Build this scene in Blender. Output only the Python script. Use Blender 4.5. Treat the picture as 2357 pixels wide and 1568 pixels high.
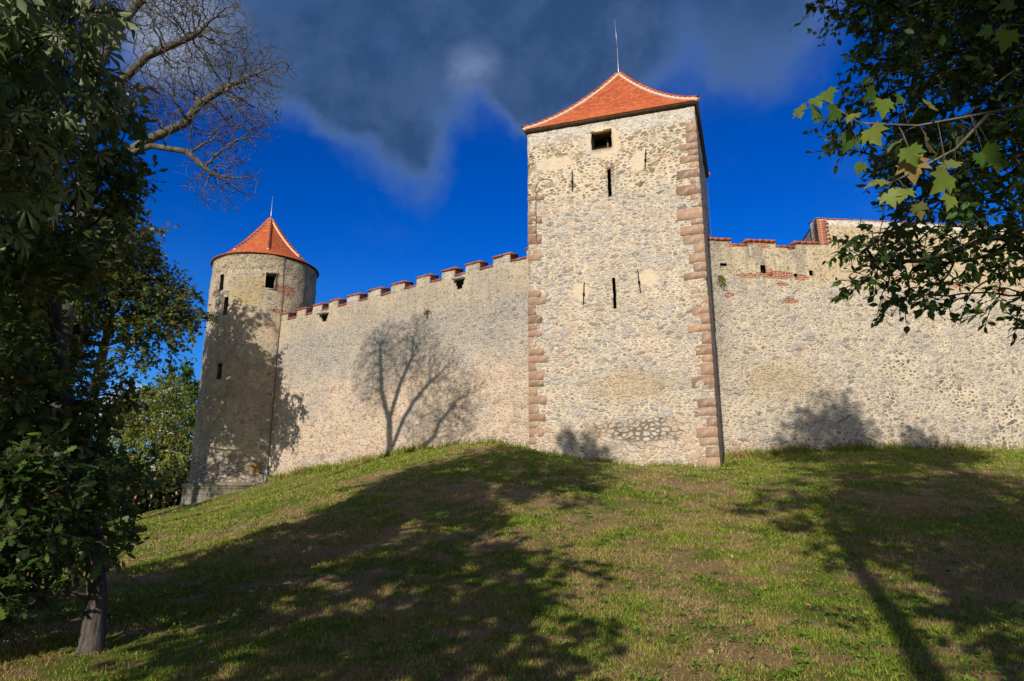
import bpy, math, random
import numpy as np
from mathutils import Vector, Matrix

for o in list(bpy.data.objects):
    bpy.data.objects.remove(o)
C = bpy.context.scene.collection
SC = bpy.context.scene
R = math.radians

# ------------------------------------------------------------------ camera
cd = bpy.data.cameras.new('camera')
cd.sensor_width = 36.0
cd.lens = 24.0
cd.clip_start = 0.05
cd.clip_end = 3000
cam = bpy.data.objects.new('camera', cd)
C.objects.link(cam)
cam.location = (0, 0, 1.6)
cam.rotation_euler = (R(90 + 13.6), 0, 0)
SC.camera = cam
SC.view_settings.view_transform = 'Standard'
SC.view_settings.look = 'None'
SC.view_settings.exposure = 0.0
SC.view_settings.gamma = 1.0
SC.view_settings.use_curve_mapping = False

# ------------------------------------------------------------------ node helper
class G:
    def __init__(s, nt):
        s.t = nt
    def n(s, typ, ins=None, **props):
        nd = s.t.nodes.new(typ)
        for k, v in props.items():
            setattr(nd, k, v)
        for k, v in (ins or {}).items():
            sk = nd.inputs[k]
            if isinstance(v, bpy.types.NodeSocket):
                s.t.links.new(v, sk)
            else:
                sk.default_value = v
        return nd
    def m(s, op, a, b=0.0, c=None, clamp=False):
        i = {0: a, 1: b}
        if c is not None: i[2] = c
        return s.n('ShaderNodeMath', i, operation=op, use_clamp=clamp).outputs[0]
    def v(s, op, a, b=(0, 0, 0), scale=None):
        i = {0: a}
        if op == 'SCALE':
            i[3] = scale
        else:
            i[1] = b
        nd = s.n('ShaderNodeVectorMath', i, operation=op)
        return nd.outputs[1] if op in ('DISTANCE', 'DOT_PRODUCT', 'LENGTH') else nd.outputs[0]
    def mix(s, f, a, b, blend='MIX'):
        def c4(x):
            return (*x, 1) if isinstance(x, tuple) and len(x) == 3 else x
        return s.n('ShaderNodeMix', {0: f, 6: c4(a), 7: c4(b)}, data_type='RGBA', blend_type=blend).outputs[2]
    def noise(s, vec, scale, detail=3.0, rough=0.55, dist=0.0, dim='3D'):
        nd = s.n('ShaderNodeTexNoise', {'Vector': vec, 'Scale': scale, 'Detail': detail, 'Roughness': rough, 'Distortion': dist}, noise_dimensions=dim)
        return nd.outputs[0], nd.outputs[1]
    def ss(s, x, a, b, lo=0.0, hi=1.0):
        return s.n('ShaderNodeMapRange', {0: x, 1: a, 2: b, 3: lo, 4: hi}, interpolation_type='SMOOTHSTEP').outputs[0]
    def lin(s, x, a, b, lo=0.0, hi=1.0):
        return s.n('ShaderNodeMapRange', {0: x, 1: a, 2: b, 3: lo, 4: hi}).outputs[0]
    def ramp(s, f, stops, interp='LINEAR'):
        nd = s.n('ShaderNodeValToRGB', {0: f})
        r = nd.color_ramp
        r.interpolation = interp
        while len(r.elements) < len(stops):
            r.elements.new(0.5)
        for e, (p, c) in zip(r.elements, stops):
            e.position = p
            e.color = (*c, 1)
        return nd.outputs[0]
    def sep(s, vec):
        nd = s.n('ShaderNodeSeparateXYZ', {0: vec})
        return nd.outputs[0], nd.outputs[1], nd.outputs[2]
    def comb(s, x, y, z=0.0):
        return s.n('ShaderNodeCombineXYZ', {0: x, 1: y, 2: z}).outputs[0]

def new_mat(name):
    m = bpy.data.materials.new(name)
    m.use_nodes = True
    nt = m.node_tree
    nt.nodes.clear()
    g = G(nt)
    g.out = g.n('ShaderNodeOutputMaterial')
    g.m_ = m
    return m, g

def surf(g, sh):
    g.t.links.new(sh, g.out.inputs[0])

def pbr(g, col, rough=0.9, spec=0.2, bump=None, bstr=0.6, bdist=0.03, metal=0.0):
    ins = {'Base Color': (*col, 1) if isinstance(col, tuple) else col, 'Roughness': rough, 'Metallic': metal}
    nd = g.n('ShaderNodeBsdfPrincipled', ins)
    nd.inputs['Specular IOR Level'].default_value = spec
    if bump is not None:
        b = g.n('ShaderNodeBump', {'Strength': bstr, 'Distance': bdist, 'Height': bump})
        g.t.links.new(b.outputs[0], nd.inputs['Normal'])
    return nd.outputs[0]

# ------------------------------------------------------------------ sun and sky
SUN_EL = R(25.0)
SH = np.array([-0.352, -0.936])                      # towards the sun, on the ground plane
S = Vector((SH[0] * math.cos(SUN_EL), SH[1] * math.cos(SUN_EL), math.sin(SUN_EL))).normalized()
sd = bpy.data.lights.new('sun', 'SUN')
sd.energy = 5.0
sd.angle = R(0.5)
sd.color = (1.0, 0.90, 0.76)
sun = bpy.data.objects.new('sun', sd)
C.objects.link(sun)
sun.rotation_euler = S.to_track_quat('Z', 'Y').to_euler()
sun.location = (-30, -50, 40)

def build_world():
    w = bpy.data.worlds.new('World')
    SC.world = w
    w.use_nodes = True
    w.node_tree.nodes.clear()
    g = G(w.node_tree)
    d = g.n('ShaderNodeTexCoord').outputs['Generated']
    d = g.v('NORMALIZE', d)
    sky = g.n('ShaderNodeTexSky', sky_type='NISHITA')
    sky.sun_disc = False
    sky.sun_elevation = SUN_EL
    sky.sun_rotation = math.atan2(S.x, S.y)
    sky.air_density = 1.0
    sky.dust_density = 0.4
    sky.ozone_density = 2.5
    x, y, z = g.sep(d)
    base = g.v('SCALE', sky.outputs[0], scale=0.10)
    deep = g.n('ShaderNodeHueSaturation', {'Hue': 0.512, 'Saturation': 1.52, 'Value': 1.0, 'Color': base}).outputs[0]
    deep = g.n('ShaderNodeGamma', {0: deep, 1: 1.25}).outputs[0]
    deep = g.v('MULTIPLY', deep, (0.72, 1.34, 1.60))
    deep = g.v('MAXIMUM', deep, (0.0, 0.0, 0.0))
    deep = g.mix(g.m('MULTIPLY', g.ss(z, .42, .0), .62), deep, (0.055, 0.25, 0.80))
    # cloud bank over the castle: soft lobes in the sky, torn by noise
    th = R(13.6)
    def dirv(px, py):
        u, v = (px - 1178.5) / 1571, (784 - py) / 1571
        a = Vector((u, math.cos(th) - v * math.sin(th), math.sin(th) + v * math.cos(th)))
        return a.normalized(), 1 / 1571 / a.length
    lobes = [(760, -60, 400, 1.0), (1150, -80, 420, 1.0), (1560, -60, 380, .9), (1800, 0, 240, .55), (560, 130, 190, .55), (740, 190, 170, .8),
             (860, 270, 165, 1.0), (960, 380, 110, .7), (1000, 290, 110, .45), (1240, 180, 120, .9), (1190, 240, 70, .55), (1370, 120, 200, .8),
             (380, 40, 200, .9), (1060, 120, 160, .7), (1105, 175, 60, .45)]
    wn = g.noise(d, 5.0, 6, .6)[1]
    dw = g.v('ADD', d, g.v('SCALE', g.v('SUBTRACT', wn, (.5, .5, .5)), scale=0.13))
    tot = None
    for px, py, rad, wt in lobes:
        c, k = dirv(px, py)
        dist = g.v('DISTANCE', dw, tuple(c))
        f = g.m('MULTIPLY', g.m('SUBTRACT', 1.0, g.m('DIVIDE', dist, rad * k), clamp=True), wt * 1.3)
        tot = f if tot is None else g.m('ADD', tot, f)
    nz = g.noise(dw, 8.0, 9, .64)[0]
    dens = g.m('ADD', tot, g.m('MULTIPLY', g.m('SUBTRACT', nz, .5), .80))
    mask = g.ss(dens, .0, .90)
    core = g.ss(dens, .45, 1.25)
    ccol = g.mix(core, (0.075, 0.155, 0.38), (0.028, 0.074, 0.190))
    ccol = g.mix(g.m('MULTIPLY', g.ss(nz, .42, .70), .45), ccol, (0.085, 0.15, 0.32))
    c, k = dirv(1102, 178)
    wisp = g.m('MULTIPLY', g.ss(g.m('ADD', g.v('DISTANCE', dw, tuple(c)), g.m('MULTIPLY', g.m('SUBTRACT', nz, .5), .10)), 95 * k, 5 * k), g.ss(nz, .38, .66))
    ccol = g.mix(g.m('MULTIPLY', wisp, .62), ccol, (0.25, 0.34, 0.56))
    c, k = dirv(395, 30)
    wl = g.m('MULTIPLY', g.ss(g.v('DISTANCE', dw, tuple(c)), 190 * k, 40 * k), .75)
    ccol = g.mix(wl, ccol, (0.33, 0.38, 0.52))
    col = g.mix(mask, deep, ccol)
    # white heap low behind the trees
    c, k = dirv(255, 940)
    lo = g.ss(g.m('ADD', g.v('DISTANCE', dw, tuple(c)), g.m('MULTIPLY', g.m('SUBTRACT', nz, .5), .09)), 75 * k, 40 * k)
    col = g.mix(lo, col, (0.55, 0.60, 0.72))
    # unseen bright broken cloud behind the photographer, added as neutral fill light
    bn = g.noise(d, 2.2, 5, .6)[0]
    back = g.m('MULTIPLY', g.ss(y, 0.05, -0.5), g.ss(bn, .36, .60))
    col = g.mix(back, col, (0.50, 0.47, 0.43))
    hz = g.m('MULTIPLY', g.ss(z, .0, -.05), 1.0)
    col = g.mix(hz, col, (0.10, 0.11, 0.09))
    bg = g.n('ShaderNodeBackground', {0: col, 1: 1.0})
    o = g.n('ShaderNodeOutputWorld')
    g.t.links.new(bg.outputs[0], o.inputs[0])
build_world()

# ------------------------------------------------------------------ numeric helpers
def hash2(ix, iy, seed):
    h = (ix.astype(np.int64) * 374761393 + iy.astype(np.int64) * 668265263 + seed * 974711) & 0xFFFFFFFF
    h = ((h ^ (h >> 13)) * 1274126177) & 0xFFFFFFFF
    return ((h ^ (h >> 16)) & 0xFFFF) / 65535.0

def vnoise(x, y, seed=0, octaves=3):
    x = np.asarray(x, float); y = np.asarray(y, float)
    tot = 0; amp = 1; s = 0
    for o in range(octaves):
        ix, iy = np.floor(x), np.floor(y)
        fx, fy = x - ix, y - iy
        fx = fx * fx * (3 - 2 * fx); fy = fy * fy * (3 - 2 * fy)
        a = hash2(ix, iy, seed + o); b = hash2(ix + 1, iy, seed + o)
        c = hash2(ix, iy + 1, seed + o); d = hash2(ix + 1, iy + 1, seed + o)
        tot = tot + amp * ((a * (1 - fx) + b * fx) * (1 - fy) + (c * (1 - fx) + d * fx) * fy)
        s += amp; amp *= .5; x = x * 2.03 + 11.3; y = y * 2.03 + 5.7
    return tot / s

def raw_mesh(name, V, faces_flat, sizes, uv=None, face_attr=None, smooth=False):
    me = bpy.data.meshes.new(name)
    V = np.asarray(V, np.float32)
    faces_flat = np.asarray(faces_flat, np.int32); sizes = np.asarray(sizes, np.int32)
    me.vertices.add(len(V)); me.vertices.foreach_set('co', V.ravel())
    me.loops.add(len(faces_flat)); me.loops.foreach_set('vertex_index', faces_flat)
    me.polygons.add(len(sizes))
    st = np.zeros(len(sizes), np.int32); st[1:] = np.cumsum(sizes)[:-1]
    me.polygons.foreach_set('loop_start', st)
    if smooth:
        me.polygons.foreach_set('use_smooth', np.ones(len(sizes), bool))
    if uv is not None:
        l = me.uv_layers.new(name='UVMap')
        l.data.foreach_set('uv', np.asarray(uv, np.float32).ravel())
    if face_attr is not None:
        a = me.attributes.new('rnd', 'FLOAT', 'FACE')
        a.data.foreach_set('value', np.asarray(face_attr, np.float32))
    me.update(calc_edges=True)
    me.validate()
    return me

class MB:
    """collects faces for one mesh"""
    def __init__(s):
        s.V = []; s.F = []; s.U = []; s.n = 0
    def add(s, verts, faces, uvs=None):
        b = s.n
        s.V.extend([tuple(v) for v in verts]); s.n += len(verts)
        for i, f in enumerate(faces):
            s.F.append([b + k for k in f])
            s.U.append(uvs[i] if uvs else [(0, 0)] * len(f))
    def box(s, c, ax, ay, az, h):
        c = Vector(c); ax = Vector(ax).normalized() * h[0]; ay = Vector(ay).normalized() * h[1]; az = Vector(az).normalized() * h[2]
        vs = [c + i * ax + j * ay + k * az for k in (-1, 1) for j in (-1, 1) for i in (-1, 1)]
        fs = [(0, 2, 3, 1), (4, 5, 7, 6), (0, 1, 5, 4), (2, 6, 7, 3), (0, 4, 6, 2), (1, 3, 7, 5)]
        L = (2 * h[0], 2 * h[1], 2 * h[2])
        uv = []
        for f, (a, b) in zip(fs, [(L[1], L[0])] * 2 + [(L[0], L[2]), (L[2], L[0]), (L[2], L[1]), (L[1], L[2])]):
            uv.append([(0, 0), (a, 0), (a, b), (0, b)])
        s.add(vs, fs, uv)
    def tube(s, pts, rad, k=6, cap=True):
        pts = [Vector(p) for p in pts]
        if not hasattr(rad, '__len__'): rad = [rad] * len(pts)
        vs = []; ref = None
        for i, p in enumerate(pts):
            t = (pts[min(i + 1, len(pts) - 1)] - pts[max(i - 1, 0)]).normalized()
            if ref is None:
                ref = t.orthogonal().normalized()
            ref = (ref - t * ref.dot(t)).normalized()
            b = t.cross(ref)
            for j in range(k):
                a = 2 * math.pi * j / k
                vs.append(p + (ref * math.cos(a) + b * math.sin(a)) * rad[i])
        fs = []
        for i in range(len(pts) - 1):
            for j in range(k):
                j2 = (j + 1) % k
                fs.append((i * k + j, i * k + j2, (i + 1) * k + j2, (i + 1) * k + j))
        if cap:
            fs.append(tuple(reversed(range(k)))); fs.append(tuple(range((len(pts) - 1) * k, len(pts) * k)))
        s.add(vs, fs)
    def mesh(s, name, smooth=False):
        flat = [k for f in s.F for k in f]
        sizes = [len(f) for f in s.F]
        uv = [p for u in s.U for p in u]
        return raw_mesh(name, s.V, flat, sizes, uv, smooth=smooth)

def link(name, me, mat=None, parent=None, loc=None):
    o = bpy.data.objects.new(name, me)
    C.objects.link(o)
    if mat is not None:
        me.materials.append(mat)
    if parent is not None:
        o.parent = parent
    if loc is not None:
        o.location = loc
    return o

def thing(name, label, cat, loc=(0, 0, 0), group=None):
    o = bpy.data.objects.new(name, None)
    o.empty_display_size = .3
    C.objects.link(o)
    o.location = loc
    tag(o, label, cat, group)
    return o

def tag(o, label, cat, group=None, kind=None):
    if label: o['label'] = label
    if cat: o['category'] = cat
    if group: o['group'] = group
    if kind: o['kind'] = kind
    return o

# ------------------------------------------------------------------ the ground
GP = np.array([
    # x, y, z   (photographer stands at 0,0,0)
    (0, 0, 0), (-6, 0, -.1), (8, 0, 0), (0, -12, 0), (-14, -10, 0), (14, -10, 0), (-26, -4, 0), (30, -4, .1), (0, -18, 0),
    (0, 4, -.05), (0, 7, .02), (0, 10, .38), (0, 14, 1.12), (0, 18, 2.02), (0, 22, 2.85), (0, 26, 3.6), (0, 28.5, 4.0), (-.5, 32, 4.35),
    (4.2, 7, .02), (3.0, 10, .38), (4.2, 14, 1.08), (5.4, 18, 1.92), (6.6, 22, 2.55), (7.6, 26, 2.95), (8.3, 27.8, 3.02), (5.7, 28.6, 2.98), (3.1, 29.5, 3.28), (.8, 30.2, 3.68),
    (9.6, 30.8, 3.62), (16, 31.5, 4.0), (24, 32.4, 4.0), (32, 33.5, 4.0), (12, 27, 3.35), (18, 26, 3.35), (24, 26, 3.2), (13.5, 18, 1.95), (16, 22, 2.7), (10.5, 14, 1.1), (8, 10, .4), (24, 18, 1.9), (16, 12, .8),
    (-1.74, 35, 4.47), (-5.9, 37.7, 4.36), (-9.5, 40, 3.8), (-14.2, 43, 3.2), (-16.8, 42.9, 2.45), (-20.3, 44, 1.65),
    (-4, 9.5, .2), (-4.7, 8.1, .05), (-6, 10.5, .22), (-4.5, 14, .85), (-5, 20, 1.95), (-5, 27, 3.2), (-4, 32, 4.05), (-8, 34, 3.3),
    (-8.2, 15, .48), (-11, 20, .66), (-16, 30, .80), (-11, 30, 1.75), (-14, 36, 1.9), (-20, 38, .78), (-25, 45, .62), (-23.5, 45.5, 1.2), (-12, 26, 1.15),
    (-9, 8, 0), (-13, 12, .05), (-18, 20, .2), (-28, 30, .2), (-32, 45, .3), (-30, 58, .75), (-20, 58, 1.2), (-10, 52, 3), (0, 50, 4), (20, 48, 4), (36, 40, 3.8), (38, 24, 2.2)], float)
def _tps():
    P = GP[:, :2]; n = len(P)
    d = np.linalg.norm(P[:, None] - P[None], axis=2)
    K = np.where(d > 0, d * d * np.log(d + 1e-9), 0) + np.eye(n) * .6
    A = np.zeros((n + 3, n + 3)); A[:n, :n] = K; A[:n, n] = 1; A[:n, n + 1:] = P; A[n, :n] = 1; A[n + 1:, :n] = P.T
    b = np.zeros(n + 3); b[:n] = GP[:, 2]
    return np.linalg.solve(A, b)
_W = _tps()
def gz(x, y):
    x = np.asarray(x, float); y = np.asarray(y, float)
    sh = x.shape; x = x.ravel(); y = y.ravel()
    out = np.zeros(len(x))
    for i in range(0, len(x), 20000):
        q = np.stack([x[i:i + 20000], y[i:i + 20000]], 1)
        d = np.linalg.norm(q[:, None] - GP[None, :, :2], axis=2)
        out[i:i + 20000] = (d * d * np.log(d + 1e-9)) @ _W[:-3] + _W[-3] + q @ _W[-2:]
    out = np.clip(out, -.3, 4.6)
    far = np.maximum(np.maximum(np.abs(x - 3) - 36, y - 58), -16 - y)
    k = np.clip(far / 14, 0, 1); k = k * k * (3 - 2 * k)
    out = out * (1 - k) + .3 * k
    out += (vnoise(x * .55, y * .55, 3) - .5) * .12 + (vnoise(x * 2.3, y * 2.3, 9, 2) - .5) * .035
    return out.reshape(sh)

def patch_nodes(g):
    """green / dry patches of the lawn, shared by soil and blades"""
    p = g.n('ShaderNodeNewGeometry').outputs['Position']
    px, py, pz = g.sep(p)
    q = g.comb(px, py, 0.0)
    a = g.noise(q, .32, 3, .5)[0]
    b = g.noise(q, 1.5, 5, .62)[0]
    s = g.m('ADD', g.m('MULTIPLY', g.m('SUBTRACT', a, .06), 1.0), g.m('MULTIPLY', g.m('SUBTRACT', b, .5), 1.25))
    s = g.m('ADD', s, .375)
    far = g.m('MULTIPLY', g.ss(py, 16, 27), .10)
    return q, g.m('ADD', s, far), b

def mat_ground():
    m, g = new_mat('turf_soil')
    q, s, b = patch_nodes(g)
    f1, c1 = g.noise(q, 22, 5, .7)
    f2, _ = g.noise(q, 70, 3, .7)
    dry = g.ramp(f1, [(.25, (.14, .092, .043)), (.5, (.27, .185, .09)), (.72, (.40, .295, .155))])
    grn = g.ramp(f1, [(.25, (.055, .082, .010)), (.55, (.13, .165, .025)), (.8, (.22, .245, .05))])
    col = g.mix(g.ss(s, .72, .94), dry, grn)
    bare = g.m('MULTIPLY', g.ss(b, .56, .66), g.ss(s, 1.0, .8))
    col = g.mix(g.m('MULTIPLY', bare, .7), col, (.27, .19, .115))
    h = g.m('ADD', f1, g.m('MULTIPLY', f2, .6))
    surf(g, pbr(g, col, .95, .1, h, .8, .05))
    return m

def build_ground():
    def axis(a, b, lo, hi, d0):
        inner = np.arange(lo, hi + .01, d0)
        out1 = hi + np.array([.6, 1.4, 2.6, 4.5, 7, 11, 17, 27, 45, 80, 150, 300, 600])
        out0 = lo - np.array([.6, 1.4, 2.6, 4.5, 7, 11, 17, 27, 45, 80, 150, 300, 600])[::-1]
        return np.concatenate([out0, inner, out1])
    xs = axis(0, 0, -28, 30, .3); ys = axis(0, 0, -6, 50, .3)
    X, Y = np.meshgrid(xs, ys)
    Z = gz(X, Y)
    V = np.stack([X, Y, Z], 2).reshape(-1, 3)
    nx = len(xs); ny = len(ys)
    i = (np.arange(ny - 1)[:, None] * nx + np.arange(nx - 1)[None]).ravel()
    F = np.stack([i, i + 1, i + nx + 1, i + nx], 1)
    me = raw_mesh('ground', V, F.ravel(), np.full(len(F), 4), smooth=True)
    o = link('ground', me, mat_ground())
    o['kind'] = 'structure'
build_ground()

# ------------------------------------------------------------------ masonry materials
def uvnode(g):
    return g.n('ShaderNodeUVMap', uv_map='UVMap').outputs[0]

def stones(g, uv, sx, sy, pal, mortar, lo, hi, soft=.09, warp=.22, seed=0.0, fine=.22, fleck=.42, big=.5):
    """mixed rubble set in mortar, large stones packed round with small ones: colour, stone mask, height"""
    off = g.v('ADD', uv, (seed, seed * .7, 0))
    w1 = g.noise(off, 1.1, 2, .5)[1]
    w2 = g.noise(off, 5.5, 3, .6)[1]
    p0 = g.v('ADD', off, g.v('MULTIPLY', g.v('SUBTRACT', w1, (.5, .5, .5)), (warp * 1.6, warp * .8, 0)))
    p0 = g.v('ADD', p0, g.v('MULTIPLY', g.v('SUBTRACT', w2, (.5, .5, .5)), (warp * .75, warp * .5, 0)))
    n1 = g.noise(off, 9, 5, .7)[0]
    n2 = g.noise(off, 17, 4, .7)[0]
    nl = g.noise(off, .62, 4, .6)[0]
    def layer(kx, ky, lo_, hi_, shift):
        p = g.v('ADD', g.v('MULTIPLY', p0, (kx, ky, 1)), (shift, shift * 1.3, 0))
        v1 = g.n('ShaderNodeTexVoronoi', {'Vector': p, 'Scale': 1.0, 'Randomness': 1.0}, voronoi_dimensions='2D', feature='F1')
        v2 = g.n('ShaderNodeTexVoronoi', {'Vector': p, 'Scale': 1.0, 'Randomness': 1.0}, voronoi_dimensions='2D', feature='DISTANCE_TO_EDGE')
        r1, r2, r3 = g.sep(v1.outputs['Color'])
        e = g.m('ADD', g.m('MULTIPLY', v2.outputs['Distance'], .80), g.m('MULTIPLY', g.m('SUBTRACT', .46, v1.outputs['Distance']), .22))
        e = g.m('ADD', e, g.m('MULTIPLY', g.m('SUBTRACT', n1, .5), .24))
        e = g.m('ADD', e, g.m('MULTIPLY', g.m('SUBTRACT', nl, .52), .42))
        mask = g.ss(g.m('SUBTRACT', e, g.lin(r2, 0, 1, lo_, hi_)), -.02, soft)
        return mask, g.ramp(r1, pal), g.lin(r3, 0, 1, .3, 1.0)
    mb, cb, hb = layer(sx * .62, sy * .62, lo + .02 + (1 - big) * .12, hi + .30, 3.7)
    ms, cs_, hs = layer(sx * 1.25, sy * 1.3, lo, hi, 0.0)
    mask = g.m('MAXIMUM', mb, ms)
    top = g.ss(mb, .3, .6)
    col = g.mix(top, cs_, cb)
    col = g.mix(fine, col, g.lin(n2, .25, .75, .15, 1.0), 'MULTIPLY') if fine else col
    # mortar smeared over part of the stones
    sm = g.ss(g.noise(off, 2.7, 4, .65)[0], .48, .66)
    mv = g.m('MULTIPLY', mask, g.m('SUBTRACT', 1.0, g.m('MULTIPLY', sm, .5)))
    mort = g.mix(g.m('MULTIPLY', g.ss(n2, .5, .75), .35), mortar, (.40, .335, .25))
    c = g.mix(mv, mort, col)
    # open joints and pock marks
    fl = g.noise(g.v('MULTIPLY', off, (3.0, 9.0, 1)), 1.0, 5, .72)[0]
    fm = g.m('MULTIPLY', g.ss(fl, .60, .69), g.m('SUBTRACT', 1.0, g.m('MULTIPLY', mask, .75)))
    c = g.mix(g.m('MULTIPLY', fm, fleck), c, (.16, .14, .12))
    h = g.m('ADD', g.m('MULTIPLY', mask, g.m('ADD', g.m('MULTIPLY', top, .35), hs)), g.m('MULTIPLY', n1, .9))
    h = g.m('SUBTRACT', h, g.m('MULTIPLY', fm, .9))
    return c, mask, h

def ell(g, uv, u0, z0, ru, rz, nz, soft=.5, amt=1.0):
    d = g.v('MULTIPLY', g.v('SUBTRACT', uv, (u0, z0, 0)), (1 / ru, 1 / rz, 0))
    d = g.m('ADD', g.v('LENGTH', d), g.m('MULTIPLY', g.m('SUBTRACT', nz, .5), amt))
    return g.ss(d, 1.0, 1.0 - soft)

PAL_LIGHT = [(0, (.21, .205, .20)), (.14, (.36, .35, .345)), (.34, (.50, .48, .455)), (.52, (.58, .53, .465)), (.66, (.50, .40, .315)), (.78, (.60, .575, .545)), (.88, (.40, .25, .17)), (.95, (.29, .285, .285)), (1, (.64, .62, .60))]
PAL_COARSE = [(0, (.09, .09, .08)), (.15, (.22, .20, .13)), (.32, (.33, .275, .175)), (.5, (.40, .30, .19)), (.64, (.28, .165, .11)), (.78, (.18, .18, .135)), (.9, (.46, .37, .26)), (1, (.44, .28, .13))]
PAL_GREY = [(0, (.20, .195, .19)), (.2, (.38, .365, .345)), (.45, (.51, .485, .45)), (.7, (.55, .52, .48)), (.86, (.45, .33, .25)), (1, (.62, .605, .59))]
PAL_PINK = [(0, (.30, .26, .235)), (.25, (.53, .42, .34)), (.5, (.60, .51, .42)), (.75, (.50, .33, .245)), (1, (.63, .58, .53))]
CREAM = (.58, .465, .31)

def bricks(g, uv, seed=0):
    b = g.n('ShaderNodeTexBrick', {'Vector': uv, 'Color1': (.36, .085, .035, 1), 'Color2': (.46, .15, .07, 1), 'Mortar': (.50, .44, .36, 1), 'Scale': 1.0,
                                   'Mortar Size': .012, 'Mortar Smooth': .2, 'Bias': 0.0, 'Brick Width': .29, 'Row Height': .085})
    return b.outputs[0]

def mat_square_tower():
    m, g = new_mat('tower_masonry')
    uv = uvnode(g); u, z, _ = g.sep(uv)
    n0 = g.noise(uv, .55, 4, .55)[0]
    n1 = g.noise(uv, 2.2, 4, .6)[0]
    mort = g.mix(g.ss(n1, .3, .7), (.68, .58, .44), (.57, .475, .35))
    zz = g.m('ADD', z, g.m('MULTIPLY', g.m('SUBTRACT', n1, .5), 1.1))
    # main body: small pale rubble, nearly flush
    cA, mA, hA = stones(g, uv, 3.7, 7.4, PAL_LIGHT, mort, .0, .26, warp=.2)
    # upper storey: dark and olive fieldstones set wide apart
    cB, mB, hB = stones(g, uv, 3.3, 5.6, PAL_COARSE, mort, .05, .36, seed=17.3, warp=.16, fine=.18, soft=.06, big=.8)
    # foot: large fieldstones
    cC, mC, hC = stones(g, uv, 2.8, 4.4, PAL_PINK, mort, .01, .18, seed=41.1, warp=.24, big=1.0)
    drk = ell(g, uv, 4.9, 4.75, 2.3, .9, n1, .5, 2.2)
    drk = g.m('MULTIPLY', drk, g.m('SUBTRACT', 1.0, mC))
    cC = g.mix(g.m('MULTIPLY', drk, .9), cC, (.125, .115, .10))
    sl = g.m('MULTIPLY', u, .07)
    up = g.m('MULTIPLY', g.ss(zz, 15.45, 15.75), g.ss(g.m('ADD', zz, 0.0), 18.85, 18.55))
    lw = g.ss(zz, 5.35, 4.9)
    col = g.mix(up, cA, cB); hgt = g.n('ShaderNodeMix', {0: up, 2: hA, 3: hB}).outputs[0]
    col = g.mix(lw, col, cC); hgt = g.n('ShaderNodeMix', {0: lw, 2: hgt, 3: hC}).outputs[0]
    # limewash under the eaves
    lime = g.m('MULTIPLY', g.ss(zz, 18.5, 18.75), g.ss(n1, .70, .42))
    col = g.mix(g.m('MULTIPLY', lime, .75), col, (.66, .62, .55))
    # smooth mortar round the window and by the anchors
    pl = g.m('MAXIMUM', ell(g, uv, 3.7, 18.3, .95, .95, n1, .2, .8), ell(g, uv, 5.3, 17.0, .45, .6, n1, .3, .8))
    pl = g.m('MAXIMUM', pl, ell(g, uv, 2.45, 11.0, .5, .5, n1, .4, .8))
    pl = g.m('MAXIMUM', pl, ell(g, uv, 5.5, 11.4, .6, .5, n1, .4, .8))
    pl = g.m('MAXIMUM', pl, ell(g, uv, 1.3, 17.6, 1.2, .5, n1, .4, 1.2))
    col = g.mix(g.m('MULTIPLY', pl, .85), col, (.60, .50, .36))
    hgt = g.n('ShaderNodeMix', {0: g.m('MULTIPLY', pl, .9), 2: hgt, 3: g.m('MULTIPLY', n1, .5)}).outputs[0]
    n3 = g.noise(uv, .8, 5, .6)[0]
    col = g.mix(g.m('MULTIPLY', g.ss(n3, .52, .68), .35), col, (.36, .35, .34))
    col = g.mix(g.m('MULTIPLY', g.ss(n3, .46, .34), .30), col, (.60, .42, .30))
    # warm and dull weather stains
    tan = g.m('MULTIPLY', ell(g, uv, 4.6, 6.6, 3.2, 1.0, n0, .8, .8), .55)
    col = g.mix(tan, col, (.43, .32, .18))
    st = g.ss(g.noise(g.v('MULTIPLY', uv, (2.6, .32, 1)), 1.0, 4, .6)[0], .55, .75)
    col = g.mix(g.m('MULTIPLY', st, .22), col, (.24, .215, .18))
    surf(g, pbr(g, col, .92, .15, hgt, .8, .09))
    return m

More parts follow.
